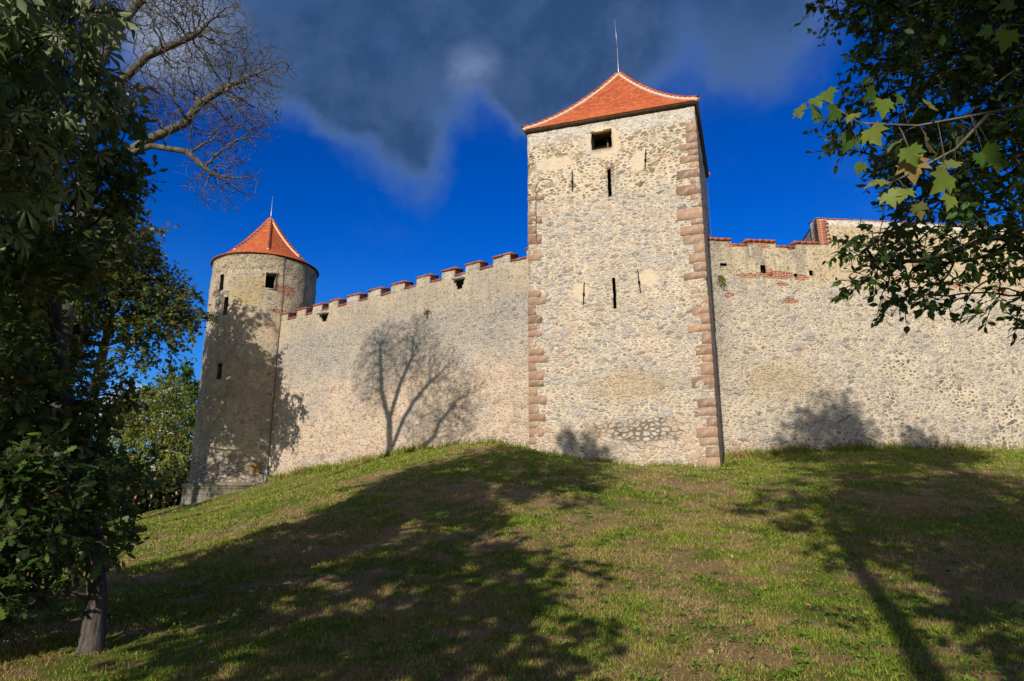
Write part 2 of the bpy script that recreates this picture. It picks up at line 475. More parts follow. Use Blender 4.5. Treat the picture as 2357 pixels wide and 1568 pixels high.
def mat_left_wall():
    m, g = new_mat('curtain_wall_masonry')
    uv = uvnode(g); u, z, _ = g.sep(uv)
    n0 = g.noise(uv, .4, 4, .55)[0]
    n1 = g.noise(uv, 1.7, 4, .6)[0]
    n2 = g.noise(uv, 7, 4, .65)[0]
    zz = g.m('ADD', z, g.m('MULTIPLY', g.m('SUBTRACT', n0, .5), 5.5))
    mort = g.mix(g.ss(n1, .3, .7), (.57, .50, .40), (.46, .395, .32))
    cA, mA, hA = stones(g, uv, 3.7, 6.4, PAL_GREY, mort, .02, .30, seed=3.2)
    cC, mC, hC = stones(g, uv, 3.1, 5.2, PAL_PINK, g.mix(g.ss(n1, .3, .7), (.64, .51, .39), (.52, .405, .30)), .02, .34, seed=23.0)
    col = g.mix(g.ss(zz, 10.3, 7.8), cA, cC); h = g.n('ShaderNodeMix', {0: g.ss(zz, 10.3, 7.8), 2: hA, 3: hC}).outputs[0]
    # plastered parapet with ochre and grey runs
    zp = g.m('ADD', z, g.m('MULTIPLY', g.m('SUBTRACT', n1, .5), 2.2))
    pl = g.m('MULTIPLY', g.ss(zp, 11.9, 12.7), g.ss(n2, .72, .5))
    pcol = g.mix(g.ss(n0, .38, .60), (.58, .465, .30), (.41, .345, .255))
    n4 = g.noise(uv, .55, 5, .62)[0]
    col = g.mix(g.m('MULTIPLY', g.ss(n4, .50, .64), .42), col, (.36, .345, .325))
    col = g.mix(g.m('MULTIPLY', g.ss(n4, .46, .36), .40), col, (.66, .56, .44))
    pcol = g.mix(g.m('MULTIPLY', g.ss(g.noise(uv, 3.1, 3, .6)[0], .58, .70), .55), pcol, (.45, .27, .09))
    col = g.mix(g.m('MULTIPLY', pl, .85), col, pcol)
    h = g.n('ShaderNodeMix', {0: g.m('MULTIPLY', pl, .75), 2: h, 3: g.m('MULTIPLY', n2, .6)}).outputs[0]
    run = g.ss(g.noise(g.v('MULTIPLY', uv, (3.4, .35, 1)), 1.0, 4, .62)[0], .50, .70)
    run = g.m('MULTIPLY', run, g.ss(z, 10.8, 13.2))
    col = g.mix(g.m('MULTIPLY', run, .50), col, (.22, .20, .165))
    # limewashed heads of some merlons
    wh = g.m('MULTIPLY', g.ss(z, 13.85, 14.0), g.ss(g.noise(g.comb(u, 0.0, 0.0), .9, 1, .5)[0], .46, .56))
    col = g.mix(g.m('MULTIPLY', wh, .7), col, (.64, .60, .54))
    # tower end stays greyer
    gr = g.m('MULTIPLY', g.ss(g.m('ADD', u, g.m('MULTIPLY', n1, 2.0)), 3.4, 1.0), g.ss(z, 8.5, 10.5))
    col = g.mix(g.m('MULTIPLY', gr, .38), col, (.30, .28, .25))
    surf(g, pbr(g, col, .93, .12, h, .85, .09))
    return m

def mat_right_wall():
    m, g = new_mat('right_wall_masonry')
    uv = uvnode(g); u, z, _ = g.sep(uv)
    n0 = g.noise(uv, .4, 4, .55)[0]
    n1 = g.noise(uv, 1.7, 4, .6)[0]
    n2 = g.noise(uv, 7, 4, .65)[0]
    zz = g.m('ADD', z, g.m('MULTIPLY', g.m('SUBTRACT', n1, .5), 1.7))
    mort = g.mix(g.ss(n1, .3, .7), (.66, .57, .43), (.55, .465, .35))
    cA, mA, hA = stones(g, uv, 3.5, 6.4, PAL_LIGHT, mort, .01, .30, seed=61.0)
    cD, mD, hD = stones(g, uv, 3.4, 4.6, [(0, (.10, .10, .10)), (.5, (.22, .21, .21)), (.8, (.40, .36, .31)), (1, (.30, .20, .14))], mort, .03, .36, seed=77.0)
    kd = g.m('MULTIPLY', g.ss(n0, .44, .60), g.m('MULTIPLY', g.ss(zz, 9.6, 8.4), g.ss(u, 3.0, 6.0)))
    col = g.mix(kd, cA, cD); h = g.n('ShaderNodeMix', {0: kd, 2: hA, 3: hD}).outputs[0]
    # plaster: low edge runs down to the right
    edge = g.m('SUBTRACT', zz, g.lin(u, 0, 13, 12.0, 11.7))
    pl = g.ss(edge, .0, .45)
    pl = g.m('MULTIPLY', pl, g.lin(g.ss(u, 4.6, 6.2), 0, 1, .72, .98))
    brk = g.m('MULTIPLY', g.ss(n2, .62, .50), pl)
    pc = g.mix(g.ss(n1, .25, .75), (.56, .455, .29), (.50, .395, .245))
    col = g.mix(brk, col, pc)
    h = g.n('ShaderNodeMix', {0: brk, 2: h, 3: g.m('MULTIPLY', n2, .5)}).outputs[0]
    run = g.ss(g.noise(g.v('MULTIPLY', uv, (2.1, .4, 1)), 1.0, 4, .62)[0], .46, .68)
    run = g.m('MULTIPLY', run, g.m('MULTIPLY', g.ss(z, 10.6, 13.0), g.ss(u, 6.2, 4.8)))
    col = g.mix(g.m('MULTIPLY', run, .7), col, (.20, .19, .165))
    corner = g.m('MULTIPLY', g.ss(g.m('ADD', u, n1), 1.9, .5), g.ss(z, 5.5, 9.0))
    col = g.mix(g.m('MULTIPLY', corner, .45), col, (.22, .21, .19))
    n3 = g.noise(uv, .7, 5, .6)[0]
    col = g.mix(g.m('MULTIPLY', g.ss(n3, .52, .68), .30), col, (.38, .365, .345))
    # broken plaster showing brick
    bk = bricks(g, uv)
    pm = None
    for a in [(3.35, 12.45, 1.0, .22), (1.9, 12.35, .6, .13), (4.6, 12.35, .4, .15), (3.9, 11.15, .4, .14), (1.3, 13.85, .5, .06), (2.8, 13.9, .3, .1), (.85, 11.35, .25, .12), (3.6, 12.0, .3, .12), (12.6, 12.3, .5, .14), (15, 12.0, .4, .16), (2.5, 14.05, .9, .07), (.7, 14.1, .5, .05)]:
        e = ell(g, uv, *a, n2, .25, 1.5)
        pm = e if pm is None else g.m('MAXIMUM', pm, e)
    col = g.mix(pm, col, bk)
    h = g.m('SUBTRACT', h, g.m('MULTIPLY', pm, .8))
    # brick footing course
    ft = g.m('MULTIPLY', g.ss(zz, 4.7, 4.35), g.ss(n2, .50, .60))
    col = g.mix(g.m('MULTIPLY', ft, .7), col, (.36, .14, .07))
    tan = g.m('MULTIPLY', ell(g, uv, 3.2, 7.3, 3.0, 1.4, n0, .8, .8), .45)
    col = g.mix(tan, col, (.42, .31, .165))
    # limewash along the very top of the high part
    lw = g.m('MULTIPLY', g.ss(g.m('ADD', z, g.m('MULTIPLY', n2, .3)), 15.28, 15.4), g.ss(u, 5.5, 5.7))
    col = g.mix(g.m('MULTIPLY', lw, .85), col, (.68, .65, .60))
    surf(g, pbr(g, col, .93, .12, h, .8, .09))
    return m

def mat_round_tower():
    m, g = new_mat('round_tower_masonry')
    uv = uvnode(g); u, z, _ = g.sep(uv)          # u: arc length from the side facing the bank
    n0 = g.noise(uv, .45, 4, .55)[0]
    n1 = g.noise(uv, 1.8, 4, .6)[0]
    n2 = g.noise(uv, 7, 4, .65)[0]
    zz = g.m('ADD', z, g.m('MULTIPLY', g.m('SUBTRACT', n1, .5), 1.2))
    mort = g.mix(g.ss(n1, .3, .7), (.54, .44, .30), (.43, .35, .24))
    cA, mA, hA = stones(g, uv, 3.5, 5.8, PAL_GREY, mort, .06, .46, seed=7.7)
    cB, mB, hB = stones(g, uv, 2.6, 5.0, [(0, (.20, .19, .17)), (.3, (.34, .30, .22)), (.55, (.40, .32, .19)), (.8, (.25, .25, .24)), (1, (.44, .40, .33))], mort, .02, .26, seed=33.0)
    up = g.ss(zz, 16.7, 17.1)
    col = g.mix(up, cA, cB); h = g.n('ShaderNodeMix', {0: up, 2: hA, 3: hB}).outputs[0]
    cC, mC, hC = stones(g, uv, 2.6, 4.6, PAL_PINK, (.17, .15, .125), .03, .16, seed=51.0)
    lw = g.m('MULTIPLY', g.ss(zz, 5.0, 4.2), g.ss(g.m('ADD', u, n1), 1.7, 1.2))
    col = g.mix(lw, col, cC); h = g.n('ShaderNodeMix', {0: lw, 2: h, 3: hC}).outputs[0]
    # smeared plaster panel
    pl = g.m('MULTIPLY', ell(g, uv, -1.0, 15.5, 1.35, 1.25, n1, .25, .7), .8)
    col = g.mix(pl, col, g.mix(g.ss(n1, .4, .65), (.36, .31, .21), (.47, .36, .17)))
    wid = g.m('MULTIPLY', g.ss(n0, .42, .62), g.m('MULTIPLY', g.ss(zz, 13.8, 12.5), .7))
    col = g.mix(wid, col, (.34, .29, .225))
    run = g.ss(g.noise(g.v('MULTIPLY', uv, (2.4, .4, 1)), 1.0, 4, .62)[0], .48, .7)
    col = g.mix(g.m('MULTIPLY', run, g.lin(g.ss(u, .5, 3.0), 0, 1, .3, .62)), col, (.15, .14, .12))
    bk = bricks(g, uv)
    pm = None
    for a in [(1.5, 15.75, .75, .38), (.86, 15.85, .16, .25), (1.0, 14.25, .45, .14), (1.25, 14.9, .16, .12), (-3.3, 15.6, .22, .14), (-2.45, 15.35, .14, .16), (-.1, 15.75, .1, .14), (.6, 13.2, .4, .12)]:
        e = ell(g, uv, *a, n2, .25, 1.4)
        pm = e if pm is None else g.m('MAXIMUM', pm, e)
    col = g.mix(pm, col, bk)
    h = g.m('SUBTRACT', h, g.m('MULTIPLY', pm, .8))
    rust = ell(g, uv, .35, 3.9, .5, .3, n1, .2, 1.0)
    col = g.mix(g.m('MULTIPLY', rust, mC), col, (.40, .20, .06))
    surf(g, pbr(g, col, .93, .12, h, .85, .09))
    return m

def mat_simple(name, col, rough=.8, nscale=6, amt=.35, bstr=.3, metal=0.0, spec=.2, stretch=(1, 1, 1)):
    m, g = new_mat(name)
    co = g.n('ShaderNodeTexCoord').outputs['Object']
    n, _ = g.noise(g.v('MULTIPLY', co, stretch), nscale, 5, .6)
    c = g.mix(g.ss(n, .2, .8), tuple(x * (1 - amt) for x in col), tuple(min(1, x * (1 + amt)) for x in col))
    surf(g, pbr(g, c, rough, spec, n, bstr, .02, metal))
    return m

def mat_quoin():
    m, g = new_mat('quoin_sandstone')
    r = g.n('ShaderNodeObjectInfo').outputs['Random']
    co = g.n('ShaderNodeTexCoord').outputs['Object']
    n, _ = g.noise(co, 5, 5, .65)
    n2, _ = g.noise(co, 22, 4, .65)
    c = g.ramp(r, [(0, (.20, .115, .085)), (.2, (.29, .175, .13)), (.4, (.36, .215, .145)), (.55, (.25, .165, .13)), (.7, (.40, .25, .135)), (.82, (.33, .23, .18)), (.92, (.16, .10, .08)), (1, (.38, .20, .11))])
    c = g.mix(g.ss(n, .25, .75), c, g.mix(.45, c, (.46, .34, .24)))
    c = g.mix(g.m('MULTIPLY', g.ss(n2, .50, .70), .6), c, (.15, .10, .08))
    n3, _ = g.noise(co, 2.2, 4, .6)
    c = g.mix(g.m('MULTIPLY', g.ss(n3, .56, .70), .6), c, (.50, .40, .29))
    surf(g, pbr(g, c, .9, .15, g.m('ADD', n, g.m('MULTIPLY', n2, .5)), .6, .03))
    return m

def mat_tiles():
    m, g = new_mat('clay_tiles')
    uv = uvnode(g); u, v, _ = g.sep(uv)
    row = g.m('FLOOR', v)
    uu = g.m('ADD', g.m('DIVIDE', u, .175), g.m('MULTIPLY', row, .5))
    cell = g.m('FLOOR', uu); fr = g.m('FRACT', uu)
    wn = g.n('ShaderNodeTexWhiteNoise', {'Vector': g.comb(cell, row, 0.0)}, noise_dimensions='3D').outputs[0]
    c = g.ramp(wn, [(0, (.32, .068, .024)), (.3, (.42, .095, .032)), (.7, (.48, .118, .040)), (1, (.55, .17, .07))])
    n, _ = g.noise(uv, 1.1, 4, .6)
    c = g.mix(g.m('MULTIPLY', g.ss(n, .42, .70), .5), c, (.29, .075, .035))
    edge = g.m('MINIMUM', fr, g.m('SUBTRACT', 1.0, fr))
    gap = g.ss(edge, .07, .02)
    c = g.mix(g.m('MULTIPLY', gap, .75), c, (.12, .025, .012))
    h = g.m('ADD', g.m('MULTIPLY', g.m('SUBTRACT', 1.0, gap), .5), g.m('MULTIPLY', wn, .6))
    surf(g, pbr(g, c, .75, .25, h, .6, .02))
    return m

def mat_coping():
    m, g = new_mat('brick_coping')
    uv = uvnode(g); u, v, _ = g.sep(uv)
    co = g.n('ShaderNodeTexCoord').outputs['Object']
    n, _ = g.noise(co, 9, 4, .6)
    uu = g.m('DIVIDE', u, .15)
    fr = g.m('FRACT', uu)
    wn = g.n('ShaderNodeTexWhiteNoise', {'W': g.m('FLOOR', uu)}, noise_dimensions='1D').outputs[0]
    c = g.ramp(wn, [(0, (.24, .065, .035)), (.5, (.34, .085, .038)), (1, (.40, .13, .06))])
    j = g.ss(g.m('MINIMUM', fr, g.m('SUBTRACT', 1.0, fr)), .10, .04)
    c = g.mix(g.m('MULTIPLY', j, .45), c, (.50, .40, .30))
    c = g.mix(g.m('MULTIPLY', g.ss(n, .55, .75), .4), c, (.20, .13, .10))
    surf(g, pbr(g, c, .85, .15, n, .5, .02))
    return m

MT = mat_square_tower(); ML = mat_left_wall(); MR = mat_right_wall(); MRT = mat_round_tower()
MQ = mat_quoin(); MTILE = mat_tiles(); MCOP = mat_coping()
MIRON = mat_simple('wrought_iron', (.045, .035, .03), .6, 14, .4, .3, .6)
MROD = mat_simple('galvanised_rod', (.55, .56, .58), .4, 8, .15, .1, .7)
MTIMB = mat_simple('weathered_timber', (.24, .145, .065), .8, 5, .45, .5, 0, .2, (1, 1, 9))
MEAVE = mat_simple('eave_timber', (.075, .045, .025), .85, 5, .4, .4)
MLIME = mat_simple('lime_mortar', (.66, .56, .44), .9, 9, .18, .5)
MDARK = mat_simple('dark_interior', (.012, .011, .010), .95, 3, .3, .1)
MSLAB = mat_simple('grey_stone_slab', (.30, .29, .28), .9, 8, .35, .6)
def mat_plinth():
    m, g = new_mat('plinth_stone')
    co = g.n('ShaderNodeTexCoord').outputs['Object']
    x, y, z = g.sep(co)
    an = g.m('MULTIPLY', g.m('ARCTAN2', y, x), 3.95)
    uv = g.comb(an, z, 0.0)
    b = g.n('ShaderNodeTexBrick', {'Vector': uv, 'Color1': (.20, .18, .145, 1), 'Color2': (.30, .265, .205, 1), 'Mortar': (.11, .10, .085, 1), 'Scale': 1.0, 'Mortar Size': .018, 'Mortar Smooth': .4, 'Bias': 0.0, 'Brick Width': .75, 'Row Height': .34})
    n, _ = g.noise(co, 3.0, 6, .65)
    c = g.mix(g.m('MULTIPLY', g.ss(n, .40, .70), .7), b.outputs[0], (.13, .12, .095))
    h = g.m('ADD', g.m('MULTIPLY', b.outputs[1], -.6), n)
    surf(g, pbr(g, c, .93, .12, h, .9, .06))
    return m
MPLINTH = mat_plinth()
MWIRE = mat_simple('dark_cable', (.06, .055, .05), .6, 9, .2, .1)
MBRK, _g = new_mat('plain_brickwork')
surf(_g, pbr(_g, bricks(_g, uvnode(_g)), .9, .15))
MPIPE = mat_simple('grey_pipe', (.42, .44, .47), .55, 6, .2, .1)

# ------------------------------------------------------------------ wall builder
def grid_wall(name, pos, u0, u1, z0, z1, du, dz, holes, depth, mat, parent, top=None, uoff=0.0, jit=.03, seed=1, origin=(0, 0, 0), extra_u=(), rough_edge=.0, depth_fn=None, joint=None):
    """a wall skin on a grid; holes are (ua, ub, za, zb); open edges are returned inwards by `depth`"""
    us = list(np.linspace(u0, u1, max(2, int(round((u1 - u0) / du)) + 1))); zs = list(np.linspace(z0, z1, max(2, int(round((z1 - z0) / dz)) + 1)))
    hu = [h[0] for h in holes] + [h[1] for h in holes] + list(extra_u)
    hz = [h[2] for h in holes] + [h[3] for h in holes]
    def merge(arr, must, tol, lo, hi):
        must = [x for x in must if lo < x < hi]
        arr = [a for a in arr if all(abs(a - b) > tol for b in must) or a in (arr[0], arr[-1])]
        return np.array(sorted(set(np.round(arr + must, 5))))
    us = merge(us, hu, du * .45, u0, u1); zs = merge(zs, hz, dz * .45, z0, z1)
    nu, nz = len(us), len(zs)
    uc = (us[1:] + us[:-1]) / 2; zc = (zs[1:] + zs[:-1]) / 2
    UC, ZC = np.meshgrid(uc, zc)
    keep = np.ones(UC.shape, bool)
    for a, b, c, d in holes:
        keep &= ~((UC > a) & (UC < b) & (ZC > c) & (ZC < d))
    if top is not None:
        keep &= ZC < top(UC)
    U, Z = np.meshgrid(us, zs)
    dn = (vnoise(U * 1.1 + seed, Z * 1.1, seed, 2) - .5) * jit * 2.2 + (vnoise(U * 4 + seed, Z * 5, seed + 5, 2) - .5) * jit * 1.3
    Uj = U.copy()
    if rough_edge:
        Uj = Uj + (vnoise(U * 1.0 + 31, Z * 6.0, seed + 8, 2) - .5) * rough_edge
    front = pos(Uj, Z, dn).reshape(-1, 3)
    dd = depth if depth_fn is None else depth_fn(U, Z)
    back = pos(Uj, Z, np.zeros_like(Z) + dd).reshape(-1, 3)
    V = np.concatenate([front, back]) - np.array(origin)
    N = nu * nz
    idx = lambda j, i: j * nu + i
    F = []; UV = []
    uu = U.ravel() + uoff; zz = Z.ravel()
    jj, ii = np.nonzero(keep)
    for j, i in zip(jj, ii):
        q = (idx(j, i), idx(j, i + 1), idx(j + 1, i + 1), idx(j + 1, i))
        F.append(q); UV.extend([(uu[k], zz[k]) for k in q])
    K = np.pad(keep, 1)
    def side(a, b, su, sz):
        if joint is not None and abs(uu[a] - joint) < 1e-3 and abs(uu[b] - joint) < 1e-3 and zz[a] < 14.1: return
        F.append((a, a + N, b + N, b))
        UV.extend([(uu[a], zz[a]), (uu[a] + su, zz[a] + sz), (uu[b] + su, zz[b] + sz), (uu[b], zz[b])])
    for j, i in zip(jj, ii):
        if not K[j + 1, i]: side(idx(j, i), idx(j + 1, i), depth, 0)
        if not K[j + 1, i + 2]: side(idx(j + 1, i + 1), idx(j, i + 1), depth, 0)
        if not K[j + 2, i + 1]: side(idx(j + 1, i), idx(j + 1, i + 1), 0, depth)
        if not K[j, i + 1]: side(idx(j, i + 1), idx(j, i), 0, depth)
    me = raw_mesh(name, V, [k for f in F for k in f], [4] * len(F), UV)
    return link(name, me, mat, parent)

def flat_pos(A, B, n):
    A = np.array(A, float); B = np.array(B, float); d = (B - A) / np.linalg.norm(B - A)
    n = np.array(n, float)
    def f(u, z, dn):
        return np.stack([A[0] + d[0] * u + n[0] * dn, A[1] + d[1] * u + n[1] * dn, z + 0 * u], -1)
    return f, d

def slab_between(mb, pos, ua, ub, za, zb, d0, d1):
    """a block on a wall between u, z and two depths"""
    P = lambda u, z, d: tuple(pos(np.float64(u), np.float64(z), np.float64(d)))
    vs = [P(ua, za, d0), P(ub, za, d0), P(ub, zb, d0), P(ua, zb, d0), P(ua, za, d1), P(ub, za, d1), P(ub, zb, d1), P(ua, zb, d1)]
    fs = [(0, 1, 2, 3), (5, 4, 7, 6), (4, 5, 1, 0), (3, 2, 6, 7), (4, 0, 3, 7), (1, 5, 6, 2)]
    w, h, t = ub - ua, zb - za, d1 - d0
    uv = [[(0, 0), (w, 0), (w, h), (0, h)], [(0, 0), (w, 0), (w, h), (0, h)], [(0, 0), (w, 0), (w, t), (0, t)], [(0, 0), (w, 0), (w, t), (0, t)], [(0, 0), (t, 0), (t, h), (0, h)], [(0, 0), (t, 0), (t, h), (0, h)]]
    mb.add(vs, fs, uv)

def chip(mb, rng, amt):
    mb.V = [tuple(c + rng.uniform(-amt, amt) for c in v) for v in mb.V]

rng = random.Random(5)
# ------------------------------------------------------------------ square tower
TL, TR = np.array([.77, 30.28]), np.array([8.33, 27.8])
tD = (TR - TL) / np.linalg.norm(TR - TL); tW = np.linalg.norm(TR - TL)
tS = np.array([.330, .944]); tS /= np.linalg.norm(tS); tDep = 7.5
tN = np.array([-tD[1], tD[0]])                       # into the tower
TB = TR + tS * tDep; TBL = TL + tS * tDep
TC = (TL + TB) / 2
T0 = (TC[0], TC[1], 3.2)
def build_square_tower():
    T = thing('square_tower', 'tall square stone tower with red tiled pyramid roof and sandstone corner blocks', 'tower', T0)
    O = np.array(T0)
    fp, _ = flat_pos(TL, TR, tN)
    win = (3.15, 4.12, 17.95, 18.87)
    s1 = (3.86, 4.02, 15.47, 16.86); s2 = (3.92, 4.06, 10.09, 11.52)
    ZT = 19.5
    grid_wall('wall', fp, 0, tW, 2.2, ZT, .16, .16, [win, s1, s2], .75, MT, T, jit=.022, seed=4, origin=O, rough_edge=.05)
    sp, _ = flat_pos(TR, TB, (-tS[1], tS[0]))
    grid_wall('wall', sp, 0, tDep, 2.2, ZT, .22, .22, [], .4, MT, T, jit=.035, seed=9, origin=O, uoff=20)
    sp2, _ = flat_pos(TBL, TL, (tS[1], -tS[0]))
    grid_wall('wall', sp2, 0, tDep, 2.2, ZT, .3, .3, [], .4, MT, T, jit=.03, seed=12, origin=O, uoff=40)
    sp3, _ = flat_pos(TB, TBL, (-tN[0], -tN[1]))
    grid_wall('wall', sp3, 0, tW, 2.2, ZT, .6, .6, [], .4, MT, T, jit=.03, seed=15, origin=O, uoff=60)
    loc = lambda f: (lambda u, z, d: f(u, z, d) - O)
    lp = loc(fp)
    # window fittings and dark backs
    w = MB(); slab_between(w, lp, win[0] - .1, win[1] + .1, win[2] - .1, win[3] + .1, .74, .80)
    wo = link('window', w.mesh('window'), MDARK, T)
    f = MB(); slab_between(f, lp, 3.80, 3.86, win[2] + .02, win[3] - .02, .60, .68)
    slab_between(f, lp, win[0] + .02, win[1] - .02, win[2] + .01, win[2] + .06, .60, .68)
    link('frame', f.mesh('frame'), MTIMB, wo)
    l = MB(); slab_between(l, lp, win[0] - .03, win[1] + .03, win[3] - .035, win[3] + .07, -.012, .66)
    link('lintel', l.mesh('lintel'), MTIMB, wo)
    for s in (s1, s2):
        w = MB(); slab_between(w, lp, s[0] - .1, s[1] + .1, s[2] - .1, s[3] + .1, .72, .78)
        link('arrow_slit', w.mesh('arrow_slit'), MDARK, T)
    # lintel stone above the upper slit
    l = MB(); slab_between(l, lp, 3.78, 4.16, 16.87, 17.02, -.03, .2); chip(l, rng, .02)
    link('slit_lintel', l.mesh('slit_lintel'), MQ, T)
    # wall anchors
    for ua, za, ub, zb in [(2.20, 15.98, 2.20, 17.06), (5.60, 16.55, 5.68, 17.54), (2.58, 10.38, 2.64, 11.44), (5.14, 10.70, 5.06, 11.76)]:
        a = MB(); P = lambda u, z, d: tuple(lp(np.float64(u), np.float64(z), np.float64(d)))
        a.tube([P(ua, za, -.045), P((ua + ub) / 2, (za + zb) / 2, -.06), P(ub, zb, -.045)], [.02, .026, .02], 6)
        um, zm = (ua + ub) / 2, (za + zb) / 2 - .05
        slab_between(a, lp, um - .05, um + .05, zm - .05, zm + .05, -.09, .05)
        link('wall_anchor', a.mesh('wall_anchor'), MIRON, T)
    # loop of cable on the left
    c = MB(); P = lambda u, z, d=-.03: tuple(lp(np.float64(u), np.float64(z), np.float64(d)))
    pts = [P(.40, 13.7), P(.40, 16.4)] + [P(.86 - .46 * math.cos(a), 16.4 + .42 * math.sin(a)) for a in np.linspace(.2, 2.5, 10)]
    c.tube(pts, .011, 5); link('cable', c.mesh('cable'), MWIRE, T)
    # quoins
    def quoin(side, za, zb, wd):
        n = 5
        out = []
        r = rng.uniform(.012, .04)
        g_ = .018
        j = lambda a: rng.uniform(-a, a)
        # outline from the corner inwards: s = distance from the corner
        pts = [(0, za + g_), (wd * .5, za + g_ + j(.02)), (wd - r, za + g_ + j(.025)), (wd + j(.03), za + r + j(.03)), (wd + j(.035), (za + zb) / 2 + j(.05)), (wd + j(.03), zb - r + j(.03)), (wd - r, zb - g_ + j(.025)), (wd * .5, zb - g_ + j(.02)), (0, zb - g_)]
        mb = MB()
        def P(s_, z, d, inset=0.0):
            u = s_ - .025 if side == 'l' else tW - s_ + .025
            return tuple(lp(np.float64(u), np.float64(z), np.float64(d)))
        cs, cz = wd / 2, (za + zb) / 2
        k = len(pts)
        pr = -.010 - rng.uniform(0, .016)
        ring0 = [P(s_, z, pr + .012) for s_, z in pts]
        ring1 = [P(cs + (s_ - cs) * .985, cz + (z - cz) * .97, pr + j(.010)) for s_, z in pts]
        ringb = [P(s_, z, .32) for s_, z in pts]
        vs = ringb + ring0 + ring1
        fs = []
        for i in range(k):
            i2 = (i + 1) % k
            fs.append((i, i2, k + i2, k + i)); fs.append((k + i, k + i2, 2 * k + i2, 2 * k + i))
        fs.append(tuple(range(2 * k, 3 * k)))
        if side == 'r':
            fs = [tuple(reversed(f)) for f in fs]
        vs = [np.array(v) for v in vs]
        cen = sum(vs) / len(vs)
        mb.add([tuple(v - cen) for v in vs], fs)
        o = link('quoin', mb.mesh('quoin'), MQ, T); o.location = tuple(cen)
    for side, zt in (('l', 15.95), ('r', 18.45)):
        z = 3.75 if side == 'l' else 2.95; k = 0
        while z < zt:
            h = rng.uniform(.26, .56)
            long = k % 2 == 0
            wd = (rng.uniform(.62, .95) if long else rng.uniform(.34, .5)) * (.95 if side == 'l' else 1.05)
            if side == 'r' and z > 13 and long: wd *= 1.15
            if z + h > zt: h = zt - z + .1
            if rng.random() > .10: quoin(side, z, z + h, wd)
            z += h; k += 1 if rng.random() > .15 else 2
    # eaves
    ov = .17
    def corner(i, o_, z):
        c = [TL, TR, TB, TBL][i]
        sx = -1 if i in (0, 3) else 1; sy = -1 if i in (0, 1) else 1
        p = c + tD * sx * o_ + tS * sy * o_
        return np.array([p[0], p[1], z]) - O
    e = MB()
    rings = [[corner(i, o_, z) for i in range(4)] for o_, z in ((-.3, 19.40), (.04, 19.36), (ov - .03, 19.47), (ov - .02, 19.56), (-.3, 19.62))]
    vs = [p for r_ in rings for p in r_]
    fs = [(r_ * 4 + i, r_ * 4 + (i + 1) % 4, (r_ + 1) * 4 + (i + 1) % 4, (r_ + 1) * 4 + i) for r_ in range(4) for i in range(4)]
    e.add(vs, fs); link('eave_board', e.mesh('eave_board'), MEAVE, T)
    # roof of tile courses
    ZE, ZA = 19.55, 24.35
    prof = lambda t: ZE + (ZA - ZE) * (.60 * t + .40 * t ** 1.9 if t < 1 else 1)
    NC = 44
    mb = MB()
    ctr = np.array([TC[0], TC[1]])
    def rp(i, t, z):                                   # eave corner i moved towards the axis
        c = corner(i, ov, 0)[:2] + O[:2]
        q = c * (1 - t) + ctr * t
        return np.array([q[0], q[1], z]) - O
    for sd_ in range(4):
        a, b = sd_, (sd_ + 1) % 4
        out = (corner(a, 1, 0)[:2] + corner(b, 1, 0)[:2]); out = np.append(out / np.linalg.norm(out), 0)
        for k in range(NC):
            t0, t1 = k / NC, min(1, (k + 1.0) / NC)
            z0, z1 = prof(t0), prof(t1)
            A, B_, C_, D_ = rp(a, t0, z0) + out * .012 + np.array([0, 0, .03]), rp(b, t0, z0) + out * .012 + np.array([0, 0, .03]), rp(b, t1, z1), rp(a, t1, z1)
            wdt = np.linalg.norm(B_ - A); seg = max(1, int(wdt / .35))
            for q in range(seg):
                f0, f1 = q / seg, (q + 1) / seg
                js = [np.array([0, 0, rng.uniform(-.006, .006)]) for _ in range(2)]
                v = [A + (B_ - A) * f0, A + (B_ - A) * f1, D_ + (C_ - D_) * f1, D_ + (C_ - D_) * f0]
                lo = [A + (B_ - A) * f0 - np.array([0, 0, .035]), A + (B_ - A) * f1 - np.array([0, 0, .035])]
                x0 = (f0 - .5) * wdt; x1 = (f1 - .5) * wdt; w2 = np.linalg.norm(C_ - D_)
                uvq = [(x0, k + .05), (x1, k + .05), ((f1 - .5) * w2, k + .95), ((f0 - .5) * w2, k + .95)]
                mb.add([v[0], v[1], v[2], v[3], lo[0], lo[1]], [(0, 1, 2, 3), (4, 5, 1, 0)], [uvq, [(x0, k + .05), (x1, k + .05), (x1, k + .1), (x0, k + .1)]])
    roof = link('roof', mb.mesh('roof'), MTILE, T)
    hips(roof, [[rp(i, t, prof(t) + .02) for t in np.linspace(.0, .985, 23)] for i in range(4)], .095)
    # lightning rod
    top = np.array([TC[0], TC[1], ZA]) - O
    r_ = MB(); r_.tube([top + np.array([0, 0, -.1]), top + np.array([-.01, 0, .25]), top + np.array([-.02, 0, 1.6])], [.045, .03, .022], 6)
    r_.tube([top + np.array([-.02, 0, 1.6]), top + np.array([-.10, 0, 3.45])], [.018, .010], 6)
    link('lightning_rod', r_.mesh('lightning_rod'), MROD, T)
    # conductor down the far corner of the shaded side
    P3 = lambda s_, z, d: np.array([*(TR + tS * s_ + np.array([tS[1], -tS[0]]) * d), z]) - O
    r_ = MB(); r_.tube([P3(tDep + ov - .02, 19.5, ov), P3(tDep + .02, 18.9, .06), P3(tDep + .02, 12, .06), P3(tDep + .02, 5, .06)], .02, 5)
    link('lightning_conductor', r_.mesh('lightning_conductor'), MROD, T)

